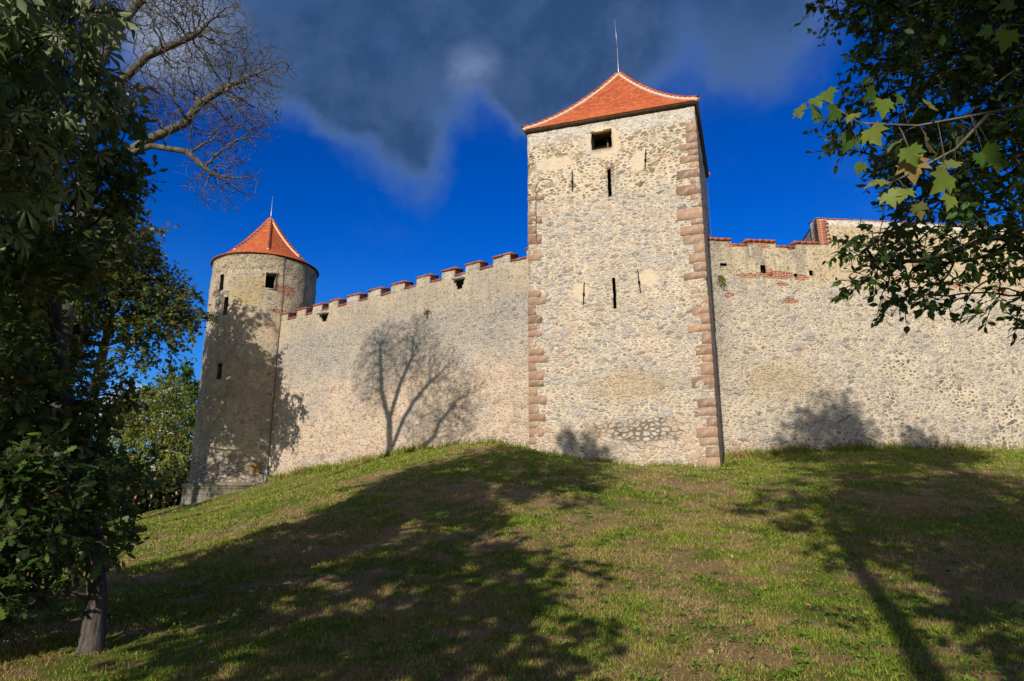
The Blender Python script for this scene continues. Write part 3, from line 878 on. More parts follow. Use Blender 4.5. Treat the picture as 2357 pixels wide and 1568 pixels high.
def hips(parent, lines, rad):
    for ln in lines:
        mo = MB(); hp = MB()
        L = [np.array(p) for p in ln]
        seg = np.linalg.norm(np.diff(L, axis=0), axis=1); cum = np.concatenate([[0], np.cumsum(seg)])
        at = lambda s_: np.array([np.interp(s_, cum, [p[k] for p in L]) for k in range(3)])
        mo.tube([p + np.array([0, 0, .0]) for p in L], rad * 1.28, 8)
        n = int(cum[-1] / .36)
        for i in range(n):
            a, b = at(cum[-1] * i / n), at(min(cum[-1], cum[-1] * (i + 1.14) / n))
            t = b - a; t /= np.linalg.norm(t)
            up = np.array([0, 0, 1.0]); up = up - t * up.dot(t); up /= np.linalg.norm(up)
            sd_ = np.cross(t, up)
            vs = []; kk = 7
            for p, rr in ((a, rad * 1.22), (b, rad)):
                for j in range(kk):
                    an = math.pi * j / (kk - 1)
                    vs.append(p + up * (math.sin(an) * rr * 1.0 + .055) + sd_ * math.cos(an) * rr)
            fs = [(j, j + 1, kk + j + 1, kk + j) for j in range(kk - 1)] + [tuple(range(kk)), tuple(range(2 * kk - 1, kk - 1, -1))]
            hp.add(vs, fs, [[(.05 + i * .35, .5)] * len(f) for f in fs])
        link('hip_tiles', hp.mesh('hip_tiles'), MTILE, parent)
        link('mortar_bed', mo.mesh('mortar_bed'), MLIME, parent)
build_square_tower()

# ------------------------------------------------------------------ curtain wall on the left
LA, LB = (1.9, 32.81), (-16.2, 44.5)
def build_left_wall():
    Lw = thing('curtain_wall', 'long battlemented stone wall running from the square tower to the round tower', 'wall', (-7, 38.6, 4.2))
    O = np.array((-7, 38.6, 4.2))
    d = np.array(LB) - np.array(LA); ln = np.linalg.norm(d); d /= ln
    n = np.array([-d[1], d[0]]); n = n if n[1] > 0 else -n
    A0 = np.array((.84, 33.5))
    # u grows from the round tower to the square tower (left to right in view); s = distance from the old end point
    sh = np.linalg.norm(np.array(LA) - A0)              # metres hidden behind the square tower
    tot = ln
    pos0 = lambda s_, z, dn: np.stack([A0[0] + d[0] * s_ + n[0] * dn, A0[1] + d[1] * s_ + n[1] * dn, z + 0 * s_], -1)
    pos = lambda u, z, dn: pos0(-u, z, dn)              # u = -s
    mer = [(19.38, 18.68), (17.84, 16.96), (16.31, 15.41), (14.83, 13.96), (13.21, 12.12), (11.43, 10.35), (9.54, 8.47), (7.57, 6.55), (5.72, 4.77), (4.03, 3.08), (2.2, 1.09), (.1, -.6)]
    tz = lambda s_: 14.62 - .031 * s_
    def top(U):
        s_ = -U
        t = tz(s_) - .43
        for a, b in mer:
            t = np.where((s_ < a) & (s_ > b), tz(s_) - .02, t)
        return t
    ch = [(-4.68, -4.16, 13.42, 13.74), (-4.60, -4.24, 13.22, 13.42), (-15.42, -14.88, 13.12, 13.40), (-15.33, -14.97, 12.95, 13.12)]
    ex = [-a for a, b in mer] + [-b for a, b in mer]
    grid_wall('wall', pos, -20.4, sh, 2.0, 14.7, .2, .1, ch, .62, ML, Lw, top=top, jit=.035, seed=21, origin=O, extra_u=ex, rough_edge=.05)
    lp = lambda u, z, dn: pos(u, z, dn) - O
    P = lambda u, z, dn: tuple(lp(np.float64(u), np.float64(z), np.float64(dn)))
    # sloped copings
    def cope(sa, sb, zofs, name='coping'):
        mb = MB()
        za, zb = tz(sa) + zofs, tz(sb) + zofs
        ua, ub = -sa, -sb
        for (u0, u1, z0, z1) in [(ua - .05, ub + .05, za, zb)]:
            m_ = max(1, int((u1 - u0) / .3))
            for q in range(m_):
                a0 = u0 + (u1 - u0) * q / m_; a1 = u0 + (u1 - u0) * (q + 1) / m_
                h0 = z0 + (z1 - z0) * q / m_ + rng.uniform(-.008, .008); h1 = z0 + (z1 - z0) * (q + 1) / m_
                vs = [P(a0, h0, -.06), P(a1, h1, -.06), P(a1, h1 + .075, -.06), P(a0, h0 + .075, -.06), P(a0, h0, .70), P(a1, h1, .70), P(a1, h1 + .16, .70), P(a0, h0 + .16, .70)]
                uvx = [(a0 + 30, 0), (a1 + 30, 0), (a1 + 30, .1), (a0 + 30, .1)]
                fs = [(0, 1, 2, 3), (3, 2, 6, 7), (4, 5, 1, 0), (5, 4, 7, 6)]
                uvs = [uvx] * 4
                if q == 0: fs.append((4, 0, 3, 7)); uvs.append([(0.02, 0), (.62, 0), (.62, .1), (.02, .1)])
                if q == m_ - 1: fs.append((1, 5, 6, 2)); uvs.append([(0.02, 0), (.62, 0), (.62, .1), (.02, .1)])
                mb.add(vs, fs, uvs)
        return link(name, mb.mesh(name), MCOP, Lw)
    for i, (a, b) in enumerate(mer):
        cope(a, b, 0)
        if i + 1 < len(mer):
            cope(b - .05, mer[i + 1][0] + .05, -.47)
    # spouts: two splayed holes under a slab
    for (ua, ub, za, zb) in (ch[0], ch[2]):
        za -= .22
        k = MB(); slab_between(k, lp, ua - .2, ub + .2, za - .1, zb + .1, .60, .66)
        link('spout_opening', k.mesh('spout_opening'), MDARK, Lw)
        s_ = MB(); slab_between(s_, lp, ua - .13, ub + .10, zb + .0, zb + .10, -.30, .3); chip(s_, rng, .015)
        link('spout_slab', s_.mesh('spout_slab'), MSLAB, Lw)
build_left_wall()

# ------------------------------------------------------------------ walls on the right
RA, RB = np.array((9.5, 31.0)), np.array((28.0, 33.0))
rd = (RB - RA) / np.linalg.norm(RB - RA); rn = np.array([-rd[1], rd[0]])
def build_right_walls():
    pos = lambda u, z, dn: np.stack([RA[0] + rd[0] * u + rn[0] * dn, RA[1] + rd[1] * u + rn[1] * dn, z + 0 * u], -1)
    W = thing('curtain_wall', 'weathered stone wall with brick capped merlons between square tower and higher wall', 'wall', (12.3, 31.4, 4.2))
    O = np.array((12.3, 31.4, 4.2))
    lp = lambda u, z, dn: pos(u, z, dn) - O
    mer = [(-.6, 1.14), (1.94, 3.40), (4.42, 5.70)]
    def top(U):
        t = np.zeros_like(U) + 13.88
        for a, b in mer: t = np.where((U > a) & (U < b), 14.14, t)
        return t
    holes = [(2.53, 2.78, 12.52, 12.93), (.5, .82, 12.80, 12.94), (4.21, 4.36, 12.40, 12.56), (4.99, 5.17, 12.48, 12.75)]
    grid_wall('wall', pos, -.9, 5.70, 2.6, 14.2, .16, .1, holes, .6, MR, W, top=top, jit=.04, seed=31, origin=O, extra_u=[x for m_ in mer for x in m_], rough_edge=.0, joint=5.70)
    for h in holes:
        k = MB(); slab_between(k, lp, h[0] - .1, h[1] + .1, h[2] - .1, h[3] + .1, .58, .63)
        link('wall_hole', k.mesh('wall_hole'), MDARK, W)
    def cope(a, b, z):
        mb = MB(); m_ = max(1, int((b - a) / .3))
        for q in range(m_):
            a0, a1 = a + (b - a) * q / m_, a + (b - a) * (q + 1) / m_
            z_ = z + rng.uniform(-.006, .006)
            t = MB(); slab_between(t, lp, a0, a1, z_, z_ + .10, -.05, .68)
            t.U = [[(x + a0 + 11, y) for x, y in uq] for uq in t.U]
            mb.add(t.V, t.F, t.U)
        link('coping', mb.mesh('coping'), MCOP, W)
    for a, b in mer: cope(a - .04, b + .04 if b < 5 else b, 14.14)
    cope(1.18, 1.9, 13.88); cope(3.44, 4.38, 13.88)
    # brick jamb beside the loophole
    b = MB(); slab_between(b, lp, 2.86, 3.08, 12.42, 12.78, -.05, .2); chip(b, rng, .012)
    link('brick_patch', b.mesh('brick_patch'), MBRK, W)

    H = thing('high_wall', 'tall plastered wall with limewashed top edge and brick corner behind the leafy branches', 'wall', (22, 32.4, 4.2))
    O2 = np.array((22, 32.4, 4.2))
    lp2 = lambda u, z, dn: pos(u, z, dn) - O2
    grid_wall('wall', pos, 5.70, 24, 2.6, 15.5, .2, .1, [(8.9, 9.05, 12.1, 12.35)], .6, MR, H, jit=.04, seed=31, origin=O2, rough_edge=.0, joint=5.70)
    e0, e1 = RA + rd * 5.70, RA + rd * 5.70 + np.array([.55, 3.6])
    dn_ = (e1 - e0) / np.linalg.norm(e1 - e0)
    fp, _ = flat_pos(e1, e0, (dn_[1], -dn_[0]))
    grid_wall('end_wall', fp, 0, 3.52, 13.0, 15.5, .2, .2, [], .3, mat_simple('grey_render', (.36, .34, .31), .95, 7, .35, .8), H, jit=.03, seed=43, origin=O2)
    k = MB(); slab_between(k, lp2, 8.8, 9.2, 12.0, 12.5, .5, .56); link('wall_hole', k.mesh('wall_hole'), MDARK, H)
    q = MB(); z = 14.12; i = 0
    while z < 15.36:
        wd = .46 + (.12 if i % 2 else -.05) + rng.uniform(-.06, .06)
        slab_between(q, lp2, 5.715, 5.72 + wd, z, z + .085, -.045 - rng.uniform(0, .012), .2); z += .1; i += 1
    link('brick_quoin', q.mesh('brick_quoin'), MBRK, H)
    c = MB(); slab_between(c, lp2, 5.68, 24, 15.50, 15.535, -.035, .75)
    link('coping', c.mesh('coping'), MCOP, H)
build_right_walls()

# ------------------------------------------------------------------ round tower
RC, RR = np.array((-17.76, 46.74)), 3.55
def build_round_tower():
    T = thing('round_tower', 'round stone tower with red conical tiled roof at the far end of the wall', 'tower', (RC[0], RC[1], 1.6))
    O = np.array((RC[0], RC[1], 1.6))
    def pos(u, z, dn):
        a = u / RR + R(-69.2)
        r = RR - dn
        return np.stack([RC[0] + r * np.cos(a), RC[1] + r * np.sin(a), z + 0 * u], -1)
    lp = lambda u, z, dn: pos(u, z, dn) - O
    ar = lambda deg: R(deg + 69.2) * RR
    holes = [(ar(-69), ar(-57.8), 15.72, 16.82), (ar(-122.5), ar(-116.2), 15.62, 16.76), (ar(-112.4), ar(-107), 13.85, 15.08), (ar(-112.3), ar(-106.2), 9.55, 10.55)]
    grid_wall('wall', pos, -math.pi * RR, math.pi * RR, .4, 18.15, .17, .17, holes, .8, MRT, T, jit=.045, seed=51, origin=O, rough_edge=.04)
    for i, h in enumerate(holes):
        k = MB()
        slab_between(k, lp, h[0] - .15, h[1] + .15, h[2] - .15, h[3] + .15, .78, .86)
        o = link('window' if i < 2 else 'arrow_slit', k.mesh('opening'), MDARK, T)
        if i == 0:
            l = MB(); slab_between(l, lp, h[0] - .1, h[1] + .1, h[3] - .01, h[3] + .09, -.03, .5); chip(l, rng, .01)
            link('lintel', l.mesh('lintel'), MSLAB, o)
            l = MB(); slab_between(l, lp, h[0] - .03, h[1] + .03, h[2] - .06, h[2] + .02, -.03, .6); chip(l, rng, .01)
            link('sill', l.mesh('sill'), MSLAB, o)
    # plinth ring
    mb = MB(); vs = []; K = 64
    prof = [(RR + .55, .0), (RR + .38, 1.7), (RR + .33, 2.78), (RR + .45, 2.82), (RR + .44, 2.98), (RR - .1, 3.06)]
    for r_, z in prof:
        for i in range(K):
            a = 2 * math.pi * i / K
            rr = r_ + rng.uniform(-.025, .025)
            vs.append((rr * math.cos(a), rr * math.sin(a), z - O[2]))
    fs = [(p * K + i, p * K + (i + 1) % K, (p + 1) * K + (i + 1) % K, (p + 1) * K + i) for p in range(len(prof) - 1) for i in range(K)]
    mb.add(vs, fs); link('plinth', mb.mesh('plinth'), MPLINTH, T)
    # grey downpipe stub standing on the plinth
    a = R(-52.5); q = np.array([RC[0] + (RR + .12) * math.cos(a), RC[1] + (RR + .12) * math.sin(a), 0]) - O
    p = MB(); p.box(tuple(q + np.array([0, 0, 3.4])), (-math.sin(a), math.cos(a), 0), (math.cos(a), math.sin(a), 0), (0, 0, 1), (.085, .08, .36))
    p.tube([q + np.array([0, 0, 3.7]), q + np.array([.0, 0.02, 4.0])], .05, 6)
    link('downpipe', p.mesh('downpipe'), MPIPE, T)
    c = MB(); c.tube([lp(np.float64(ar(-50.5)), np.float64(z), np.float64(-.03)) for z in np.linspace(3.9, 8.4, 8)], .016, 5)
    c2 = [lp(np.float64(ar(-50.5 + .5 * math.sin(z))), np.float64(z), np.float64(-.04)) for z in np.linspace(8.4, 18.1, 14)]
    c.tube(c2, .016, 5); link('lightning_conductor', c.mesh('lightning_conductor'), MWIRE, T)
    # eave ring
    e = MB(); vs = []
    prof = [(RR - .2, 17.98), (RR + .03, 18.03), (RR + .09, 18.10), (RR + .10, 18.15), (RR - .2, 18.26)]
    for r_, z in prof:
        for i in range(72):
            an = 2 * math.pi * i / 72
            vs.append((r_ * math.cos(an), r_ * math.sin(an), z - O[2]))
    fs = [(p_ * 72 + i, p_ * 72 + (i + 1) % 72, (p_ + 1) * 72 + (i + 1) % 72, (p_ + 1) * 72 + i) for p_ in range(len(prof) - 1) for i in range(72)]
    e.add(vs, fs); link('eave_board', e.mesh('eave_board'), MEAVE, T)
    # roof
    RE = RR + .13; ZE, ZA = 18.14, 22.15; NS = 8; A0 = R(-69.2)
    zf = lambda t: ZE + (ZA - ZE) * (.50 * t + .50 * t ** 1.8)
    def rad(an, t):
        ph = ((an - A0) % (2 * math.pi / NS)) - math.pi / NS
        oc = math.cos(math.pi / NS) / math.cos(ph)
        k = min(1, max(0, (t - .02) / .28)); k = k * k * (3 - 2 * k)
        return RE * (1 - t) * (1 * (1 - k) + (oc * 1.03) * k)
    NC = 40; K = 96
    mb = MB()
    for k in range(NC):
        t0, t1 = k / NC, (k + 1) / NC
        for i in range(K):
            a0, a1 = A0 + 2 * math.pi * i / K, A0 + 2 * math.pi * (i + 1) / K
            f = lambda an, t, up, o_: (math.cos(an) * (rad(an, t) + o_), math.sin(an) * (rad(an, t) + o_), zf(t) + up - O[2])
            vs = [f(a0, t0, .025, .012), f(a1, t0, .025, .012), f(a1, t1, 0, 0), f(a0, t1, 0, 0), f(a0, t0, -.015, .012), f(a1, t0, -.015, .012)]
            w0 = RE * (1 - t0); w1 = RE * (1 - t1); s0 = (i - K / 2) / K * 2 * math.pi; s1 = (i + 1 - K / 2) / K * 2 * math.pi
            mb.add(vs, [(0, 1, 2, 3), (4, 5, 1, 0)], [[(s0 * w0, k + .05), (s1 * w0, k + .05), (s1 * w1, k + .95), (s0 * w1, k + .95)], [(s0 * w0, k + .05), (s1 * w0, k + .05), (s1 * w0, k + .1), (s0 * w0, k + .1)]])
    roof = link('roof', mb.mesh('roof'), MTILE, T)
    lines = []
    for j in range(NS):
        an = A0 + 2 * math.pi * j / NS
        lines.append([np.array((math.cos(an) * rad(an, t), math.sin(an) * rad(an, t), zf(t) + .01 - O[2])) for t in np.linspace(.2, .985, 18)])
    hips(roof, lines, .085)
    r_ = MB(); r_.tube([(0, 0, ZA - .1 - O[2]), (0, 0, ZA + .3 - O[2]), (.0, 0, ZA + 1.75 - O[2])], [.05, .03, .014], 6)
    link('lightning_rod', r_.mesh('lightning_rod'), MROD, T)
build_round_tower()
#@@TREES
# ------------------------------------------------------------------ trees
def leaf_templates():
    t = {}
    # each: verts (x across, y along, z up), faces
    t['oval'] = ([(0, 0, 0), (-.22, .28, .05), (.22, .28, .05), (-.25, .58, .05), (.25, .58, .05), (0, 1, -.06), (0, .5, -.02)],
                 [(0, 6, 3, 1), (0, 2, 4, 6), (6, 5, 3), (6, 4, 5)])
    o = [(0, 0), (.07, .12), (.16, .2), (.10, .32), (.27, .44), (.15, .53), (.30, .70), (.16, .76), (.18, .92), (0, 1)]
    V = [(x, y, .10 * abs(x)) for x, y in o] + [(-x, y, .10 * abs(x)) for x, y in o[1:-1]]
    n = len(o)
    left = [0] + list(range(n, 2 * n - 2)) + [n - 1]
    t['oak'] = (V, [tuple(range(n)), tuple(reversed(left))])
    t['diamond'] = ([(0, 0, 0), (-.28, .45, .05), (.28, .45, .05), (0, 1, 0)], [(0, 2, 3, 1)])
    V, F = [], []
    for k, a in enumerate((-1.25, -.65, 0, .65, 1.25)):
        L = (.62, .88, 1.0, .88, .62)[k]
        b = len(V)
        ca, sa = math.cos(a), math.sin(a)
        for x, y, z in [(0, .04, 0), (-.07, .4, .02), (-.15, .72, .03), (0, 1, -.12), (.15, .72, .03), (.07, .4, .02), (0, .55, -.03)]:
            V.append(((x * ca + y * sa) * L, (-x * sa + y * ca) * L, (z - .12 * y * y) * L))
        F += [(b, b + 6, b + 2, b + 1), (b, b + 5, b + 4, b + 6), (b + 6, b + 3, b + 2), (b + 6, b + 4, b + 3)]
    t['chestnut'] = (V, F)
    # five-lobed maple leaf
    lob = [(0, 0), (.16, -.06), (.40, -.10), (.36, .06), (.58, .16), (.46, .26), (.62, .52), (.40, .48), (.26, .44), (.30, .66), (.20, .68), (0, 1.0)]
    V = [(x, y, .30 * x - .42 * x * x - .32 * y * y) for x, y in lob] + [(-x, y, .22 * x - .55 * x * x - .32 * y * y) for x, y in lob[1:-1]] + [(0, .35, -.06)]
    n = len(lob); c = len(V) - 1
    ls = [0] + list(range(n, 2 * n - 2)) + [n - 1]
    F = []
    for side, rev in ((list(range(n)), False), (ls, True)):
        for i in range(n - 1):
            f = (c, side[i], side[i + 1])
            F.append(tuple(reversed(f)) if rev else f)
    t['maple'] = (V, F)
    t['spray'] = ([(0, 0, 0), (-.3, .2, .04), (-.34, .55, .0), (.3, .25, .04), (.36, .6, 0), (0, 1, -.05), (-.12, .8, 0), (.12, .78, 0), (0, .45, .03)],
                  [(0, 8, 1), (8, 2, 1), (0, 3, 8), (8, 3, 4), (8, 6, 2), (8, 4, 7), (8, 7, 5, 6)])
    return {k: (np.array(v, float), f) for k, (v, f) in t.items()}
LEAF = leaf_templates()

def instance_mesh(name, tmpl, pos, dirv, nrm, scale, rnd, wid=1.0):
    V, F = tmpl
    d = dirv / (np.linalg.norm(dirv, axis=1, keepdims=True) + 1e-9)
    n = nrm - d * np.sum(nrm * d, 1, keepdims=True)
    n /= np.linalg.norm(n, axis=1, keepdims=True) + 1e-9
    s = np.cross(d, n)
    N = len(pos)
    P = pos[:, None] + scale[:, None, None] * (V[None, :, 0:1] * wid * s[:, None] + V[None, :, 1:2] * d[:, None] + V[None, :, 2:3] * n[:, None])
    nv = len(V)
    flat = np.array([k for f in F for k in f]); sizes = np.array([len(f) for f in F])
    FF = (flat[None] + (np.arange(N) * nv)[:, None]).ravel()
    return raw_mesh(name, P.reshape(-1, 3), FF, np.tile(sizes, N), None, np.repeat(rnd, len(F)))

def leaf_mat(name, stops, trans=.35, rough=.5, spec=.35, under=None):
    m, g = new_mat(name)
    r = g.n('ShaderNodeAttribute', attribute_name='rnd').outputs['Fac']
    c = g.ramp(r, stops)
    if under is not None:
        bf = g.n('ShaderNodeNewGeometry').outputs['Backfacing']
        c = g.mix(g.m('MULTIPLY', bf, .6), c, under)
    p = pbr(g, c, rough, spec)
    tc = g.mix(.5, c, (.30, .36, .02), 'MULTIPLY')
    tr = g.n('ShaderNodeBsdfTranslucent', {0: g.mix(.35, c, (.16, .20, .015))}).outputs[0]
    mx = g.n('ShaderNodeMixShader', {0: trans, 1: p, 2: tr}).outputs[0]
    surf(g, mx)
    return m

def bark_mat(name, c0, c1, scale=7, lichen=None):
    m, g = new_mat(name)
    co = g.n('ShaderNodeTexCoord').outputs['Object']
    n, _ = g.noise(g.v('MULTIPLY', co, (1, 1, .22)), scale, 6, .65, .6)
    n2, _ = g.noise(co, scale * 2.5, 4, .6)
    c = g.mix(g.ss(n, .32, .66), c0, c1)
    if lichen is not None:
        c = g.mix(g.m('MULTIPLY', g.ss(n2, .52, .68), .55), c, lichen)
    surf(g, pbr(g, c, .92, .12, g.m('ADD', n, g.m('MULTIPLY', n2, .3)), 1.0, .05))
    return m

def colonize(starts, att, D, di, dk, r, iters=220, trop=(0, 0, .0), wig=.12, gap=.8):
    """space colonisation: starts is a list of polylines; returns positions, parents"""
    P = []; par = []
    for pl, pi in starts:
        last = pi
        pl = [np.array(p, float) for p in pl]
        if isinstance(last, str):
            last = int(np.argmin(np.linalg.norm(np.array(P) - pl[0], axis=1)))
        for a, b in zip(pl[:-1], pl[1:]):
            n = max(1, int(np.linalg.norm(b - a) / D))
            for q in range(n):
                p = a + (b - a) * (q / n)
                if last is not None and np.linalg.norm(P[last] - p) < D * .3: continue
                P.append(p); par.append(-1 if last is None else last); last = len(P) - 1
        P.append(pl[-1]); par.append(last); 
    att = att.copy()
    best = np.full(len(att), 1e9); bi = np.zeros(len(att), int)
    # only some points of the trunk and limbs may put out a branch
    new = [0] if len(P) < 3 else []
    run = gap
    for i in range(len(P)):
        run += D
        tip_ = i + 1 >= len(P) or par[i + 1] != i
        if tip_ or run >= gap * (.6 + .8 * r.random()):
            new.append(i); run = 0
    trop = np.array(trop)
    stall = 0
    for it in range(iters):
        Q = np.array([P[i] for i in new])
        for c in range(0, len(Q), 400):
            dd = np.linalg.norm(att[:, None] - Q[None, c:c + 400], axis=2)
            j = dd.argmin(1); dm = dd[np.arange(len(att)), j]
            up = dm < best
            best[up] = dm[up]; bi[up] = np.array(new)[c:c + 400][j[up]]
        alive = best > dk
        att = att[alive]; best = best[alive]; bi = bi[alive]
        if len(att) == 0: break
        act = best < di
        if not act.any():
            di *= 1.5; new = [0]; continue
        ids = np.unique(bi[act])
        PA = np.array(P)
        dv = att[act] - PA[bi[act]]
        dv /= np.linalg.norm(dv, axis=1, keepdims=True) + 1e-9
        acc = np.zeros((len(P), 3)); np.add.at(acc, bi[act], dv)
        new = []
        for i in ids:
            v = acc[i]; l = np.linalg.norm(v)
            if l < 1e-6: continue
            v = v / l + trop + r.normal(0, wig, 3)
            v /= np.linalg.norm(v)
            p = P[i] + v * D
            P.append(p); par.append(int(i)); new.append(len(P) - 1)
        if len(P) > 16000: break
        # drop attractors that no longer bring anybody nearer
        stall += 1
        if stall % 12 == 0:
            keep = r.random(len(att)) > .12
            att = att[keep]; best = best[keep]; bi = bi[keep]
            if len(att) == 0: break
    return np.array(P), np.array(par)

def skeleton_mesh(name, P, par, tip, expo, k_big=9, k_small=4, thresh=.05, base_r=None, flare=0.0, z0=0.0):
    n = len(P)
    ch = [[] for _ in range(n)]
    for i, p in enumerate(par):
        if p >= 0: ch[p].append(i)
    rad = np.zeros(n)
    acc = np.zeros(n)
    for i in range(n - 1, -1, -1):
        rad[i] = tip if not ch[i] else acc[i] ** (1 / expo)
        if par[i] >= 0: acc[par[i]] += rad[i] ** expo
    if base_r is not None:
        q = base_r / rad[0]
        rad = rad * np.where(rad > tip * 1.5, 1 + (q - 1) * np.clip((rad - tip * 1.5) / (rad[0] - tip * 1.5 + 1e-9), 0, 1) ** .5, 1)
    Vs, Fs, base = [], [], 0
    chains = []
    stack = [(int(i), None) for i in range(n) if par[i] < 0]
    while stack:
        i, pre = stack.pop()
        c = [i] if pre is None else [pre, i]
        rr = [rad[i]] if pre is None else [min(rad[pre], rad[i] * 1.12), rad[i]]
        while ch[c[-1]]:
            kids = sorted(ch[c[-1]], key=lambda q: -rad[q])
            for q in kids[1:]: stack.append((q, c[-1]))
            c.append(kids[0]); rr.append(rad[kids[0]])
        if len(c) > 1: chains.append((c, rr))
    ref = np.array([.43, .61, .665])
    for big in (True, False):
        k = k_big if big else k_small
        for c, rr in chains:
            if (max(rr) > thresh) != big: continue
            pts = P[c]; rr = np.array(rr)
            if flare:
                h = pts[:, 2] - z0
                rr = rr * (1 + flare * np.exp(-np.clip(h, 0, 9) / .28))
            t = np.gradient(pts, axis=0); t /= np.linalg.norm(t, axis=1, keepdims=True) + 1e-9
            a = np.cross(t, ref); a /= np.linalg.norm(a, axis=1, keepdims=True) + 1e-9
            b = np.cross(t, a)
            an = np.arange(k) * 2 * math.pi / k
            ring = pts[:, None] + rr[:, None, None] * (np.cos(an)[None, :, None] * a[:, None] + np.sin(an)[None, :, None] * b[:, None])
            m = len(c)
            Vs.append(ring.reshape(-1, 3))
            j = np.arange(k); j2 = (j + 1) % k
            rows = np.arange(m - 1)[:, None] * k + base
            f = np.stack([rows + j, rows + j2, rows + k + j2, rows + k + j], 2).reshape(-1, 4)
            Fs.append(f); base += m * k
    V = np.concatenate(Vs); F = np.concatenate(Fs)
    return raw_mesh(name, V, F.ravel(), np.full(len(F), 4), smooth=True), rad, ch

def crown_points(ells, n, r, clump=0, csize=.35, shell=.35):
    pts = []
    w = np.array([e[3] * e[4] * e[5] for e in ells]) ** .8; w /= w.sum()
    def one(m):
        e = np.array(ells)[r.choice(len(ells), m, p=w)]
        v = r.normal(size=(m, 3)); v /= np.linalg.norm(v, axis=1, keepdims=True)
        rad = r.random(m) ** shell
        return e[:, :3] + v * rad[:, None] * e[:, 3:6]
    if clump:
        c = one(clump)
        k = r.integers(0, clump, n)
        p = c[k] + r.normal(size=(n, 3)) * csize
        return p
    return one(n)

def make_tree(name, label, cat, base, trunk, ells, r_seed, natt=900, D=.25, di=3.0, dk=.5, tip=.006, expo=2.3, base_r=None, flare=.6,
              leaf=None, size=.1, lmat=None, bmat=None, per=4, rmax=3.0, spread=.12, droop=.3, group=None, clump=0, csize=.4, trop=(0, 0, 0), extra_starts=(), wig=.12,
              size_var=.3, keep=1.0, k_small=4, shell=.35, horiz=.5, gap=.8, twigs=2, tl=.3, draw_twigs=True, limbs=()):
    r = np.random.default_rng(r_seed)
    bz = float(gz(base[0], base[1]))
    B = np.array([base[0], base[1], bz - .05])
    trunk = [np.array(p, float) for p in trunk]
    tr = [B] + trunk
    att = crown_points(ells, natt, r, clump, csize, shell)
    att = att[att[:, 2] > gz(att[:, 0], att[:, 1]) + .35]
    starts = [(tr, None)] + [(list(p), 'near') for p in limbs]
    P, par = colonize(starts, att, D, di, dk, r, trop=trop, wig=wig, gap=gap)
    T = thing(name, label, cat, tuple(B), group)
    n0 = len(P)
    ch_ = np.zeros(n0, int); np.add.at(ch_, par[par >= 0], 1)
    # short side twigs on the fine wood, leaves strung along them
    fine = np.zeros(n0, int)
    for i in range(n0 - 1, -1, -1):
        if par[i] >= 0: fine[par[i]] = max(fine[par[i]], fine[i] + 1)
    nodes = np.nonzero((fine <= rmax) & (par >= 0))[0]
    if keep < 1: nodes = nodes[r.random(len(nodes)) < keep]
    idx = np.repeat(nodes, twigs)
    pd = P[idx] - P[par[idx]]
    pd /= np.linalg.norm(pd, axis=1, keepdims=True) + 1e-9
    td = pd * .75 + r.normal(size=(len(idx), 3)) * .62; td[:, 2] -= droop * .35
    td /= np.linalg.norm(td, axis=1, keepdims=True)
    tlen = tl * (.45 + .75 * r.random(len(idx)))
    if draw_twigs:
        P2 = np.concatenate([P, P[idx] + td * tlen[:, None] * .5, P[idx] + td * tlen[:, None] + np.array([0, 0, -.12 * droop]) * tlen[:, None]])
        par2 = np.concatenate([par, idx, n0 + np.arange(len(idx))])
    else:
        P2, par2 = P, par
    me, rad, ch = skeleton_mesh('trunk', P2 - B, par2, tip, expo, base_r=base_r, flare=flare, k_small=k_small)
    link('trunk', me, bmat, T)
    if leaf:
        k = np.repeat(np.arange(len(idx)), per)
        N = len(k)
        f = np.tile((np.arange(per) + .6) / per, len(idx)) + r.normal(size=N) * .08
        sgn = np.where(np.arange(N) % 2 == 0, 1.0, -1.0)
        t_ = td[k]
        sidev = np.cross(t_, np.array([0, 0, 1.0]) + r.normal(size=(N, 3)) * .5)
        sidev /= np.linalg.norm(sidev, axis=1, keepdims=True) + 1e-9
        pos = P[idx[k]] + t_ * (tlen[k] * f)[:, None] + np.array([0, 0, -.12 * droop]) * (tlen[k] * f * f)[:, None] + r.normal(size=(N, 3)) * spread * .15
        d = t_ * .6 + sidev * sgn[:, None] * .75 + r.normal(size=(N, 3)) * .35; d[:, 2] -= droop
        d /= np.linalg.norm(d, axis=1, keepdims=True)
        nrm = r.normal(size=(N, 3)) * .5; nrm[:, 2] += horiz + .35
        sc = size * (1 + size_var * r.normal(size=N)).clip(.45, 1.8)
        # colour runs in sprays, not leaf by leaf
        pr = vnoise(pos[:, 0] * 1.1 + r_seed, pos[:, 1] * 1.1 + pos[:, 2] * 1.3, r_seed, 3)
        rnd = np.clip((pr - .5) * 1.1 + .5 + r.normal(size=N) * .16, 0, 1)
        import sys; print('TREE', name, 'nodes', n0, 'leaves', N, file=sys.stderr)
        pos = pos - B
        me = instance_mesh('crown', LEAF[leaf], pos, d, nrm, sc, rnd)
        link('crown', me, lmat, T)
    return T, P, par, rad

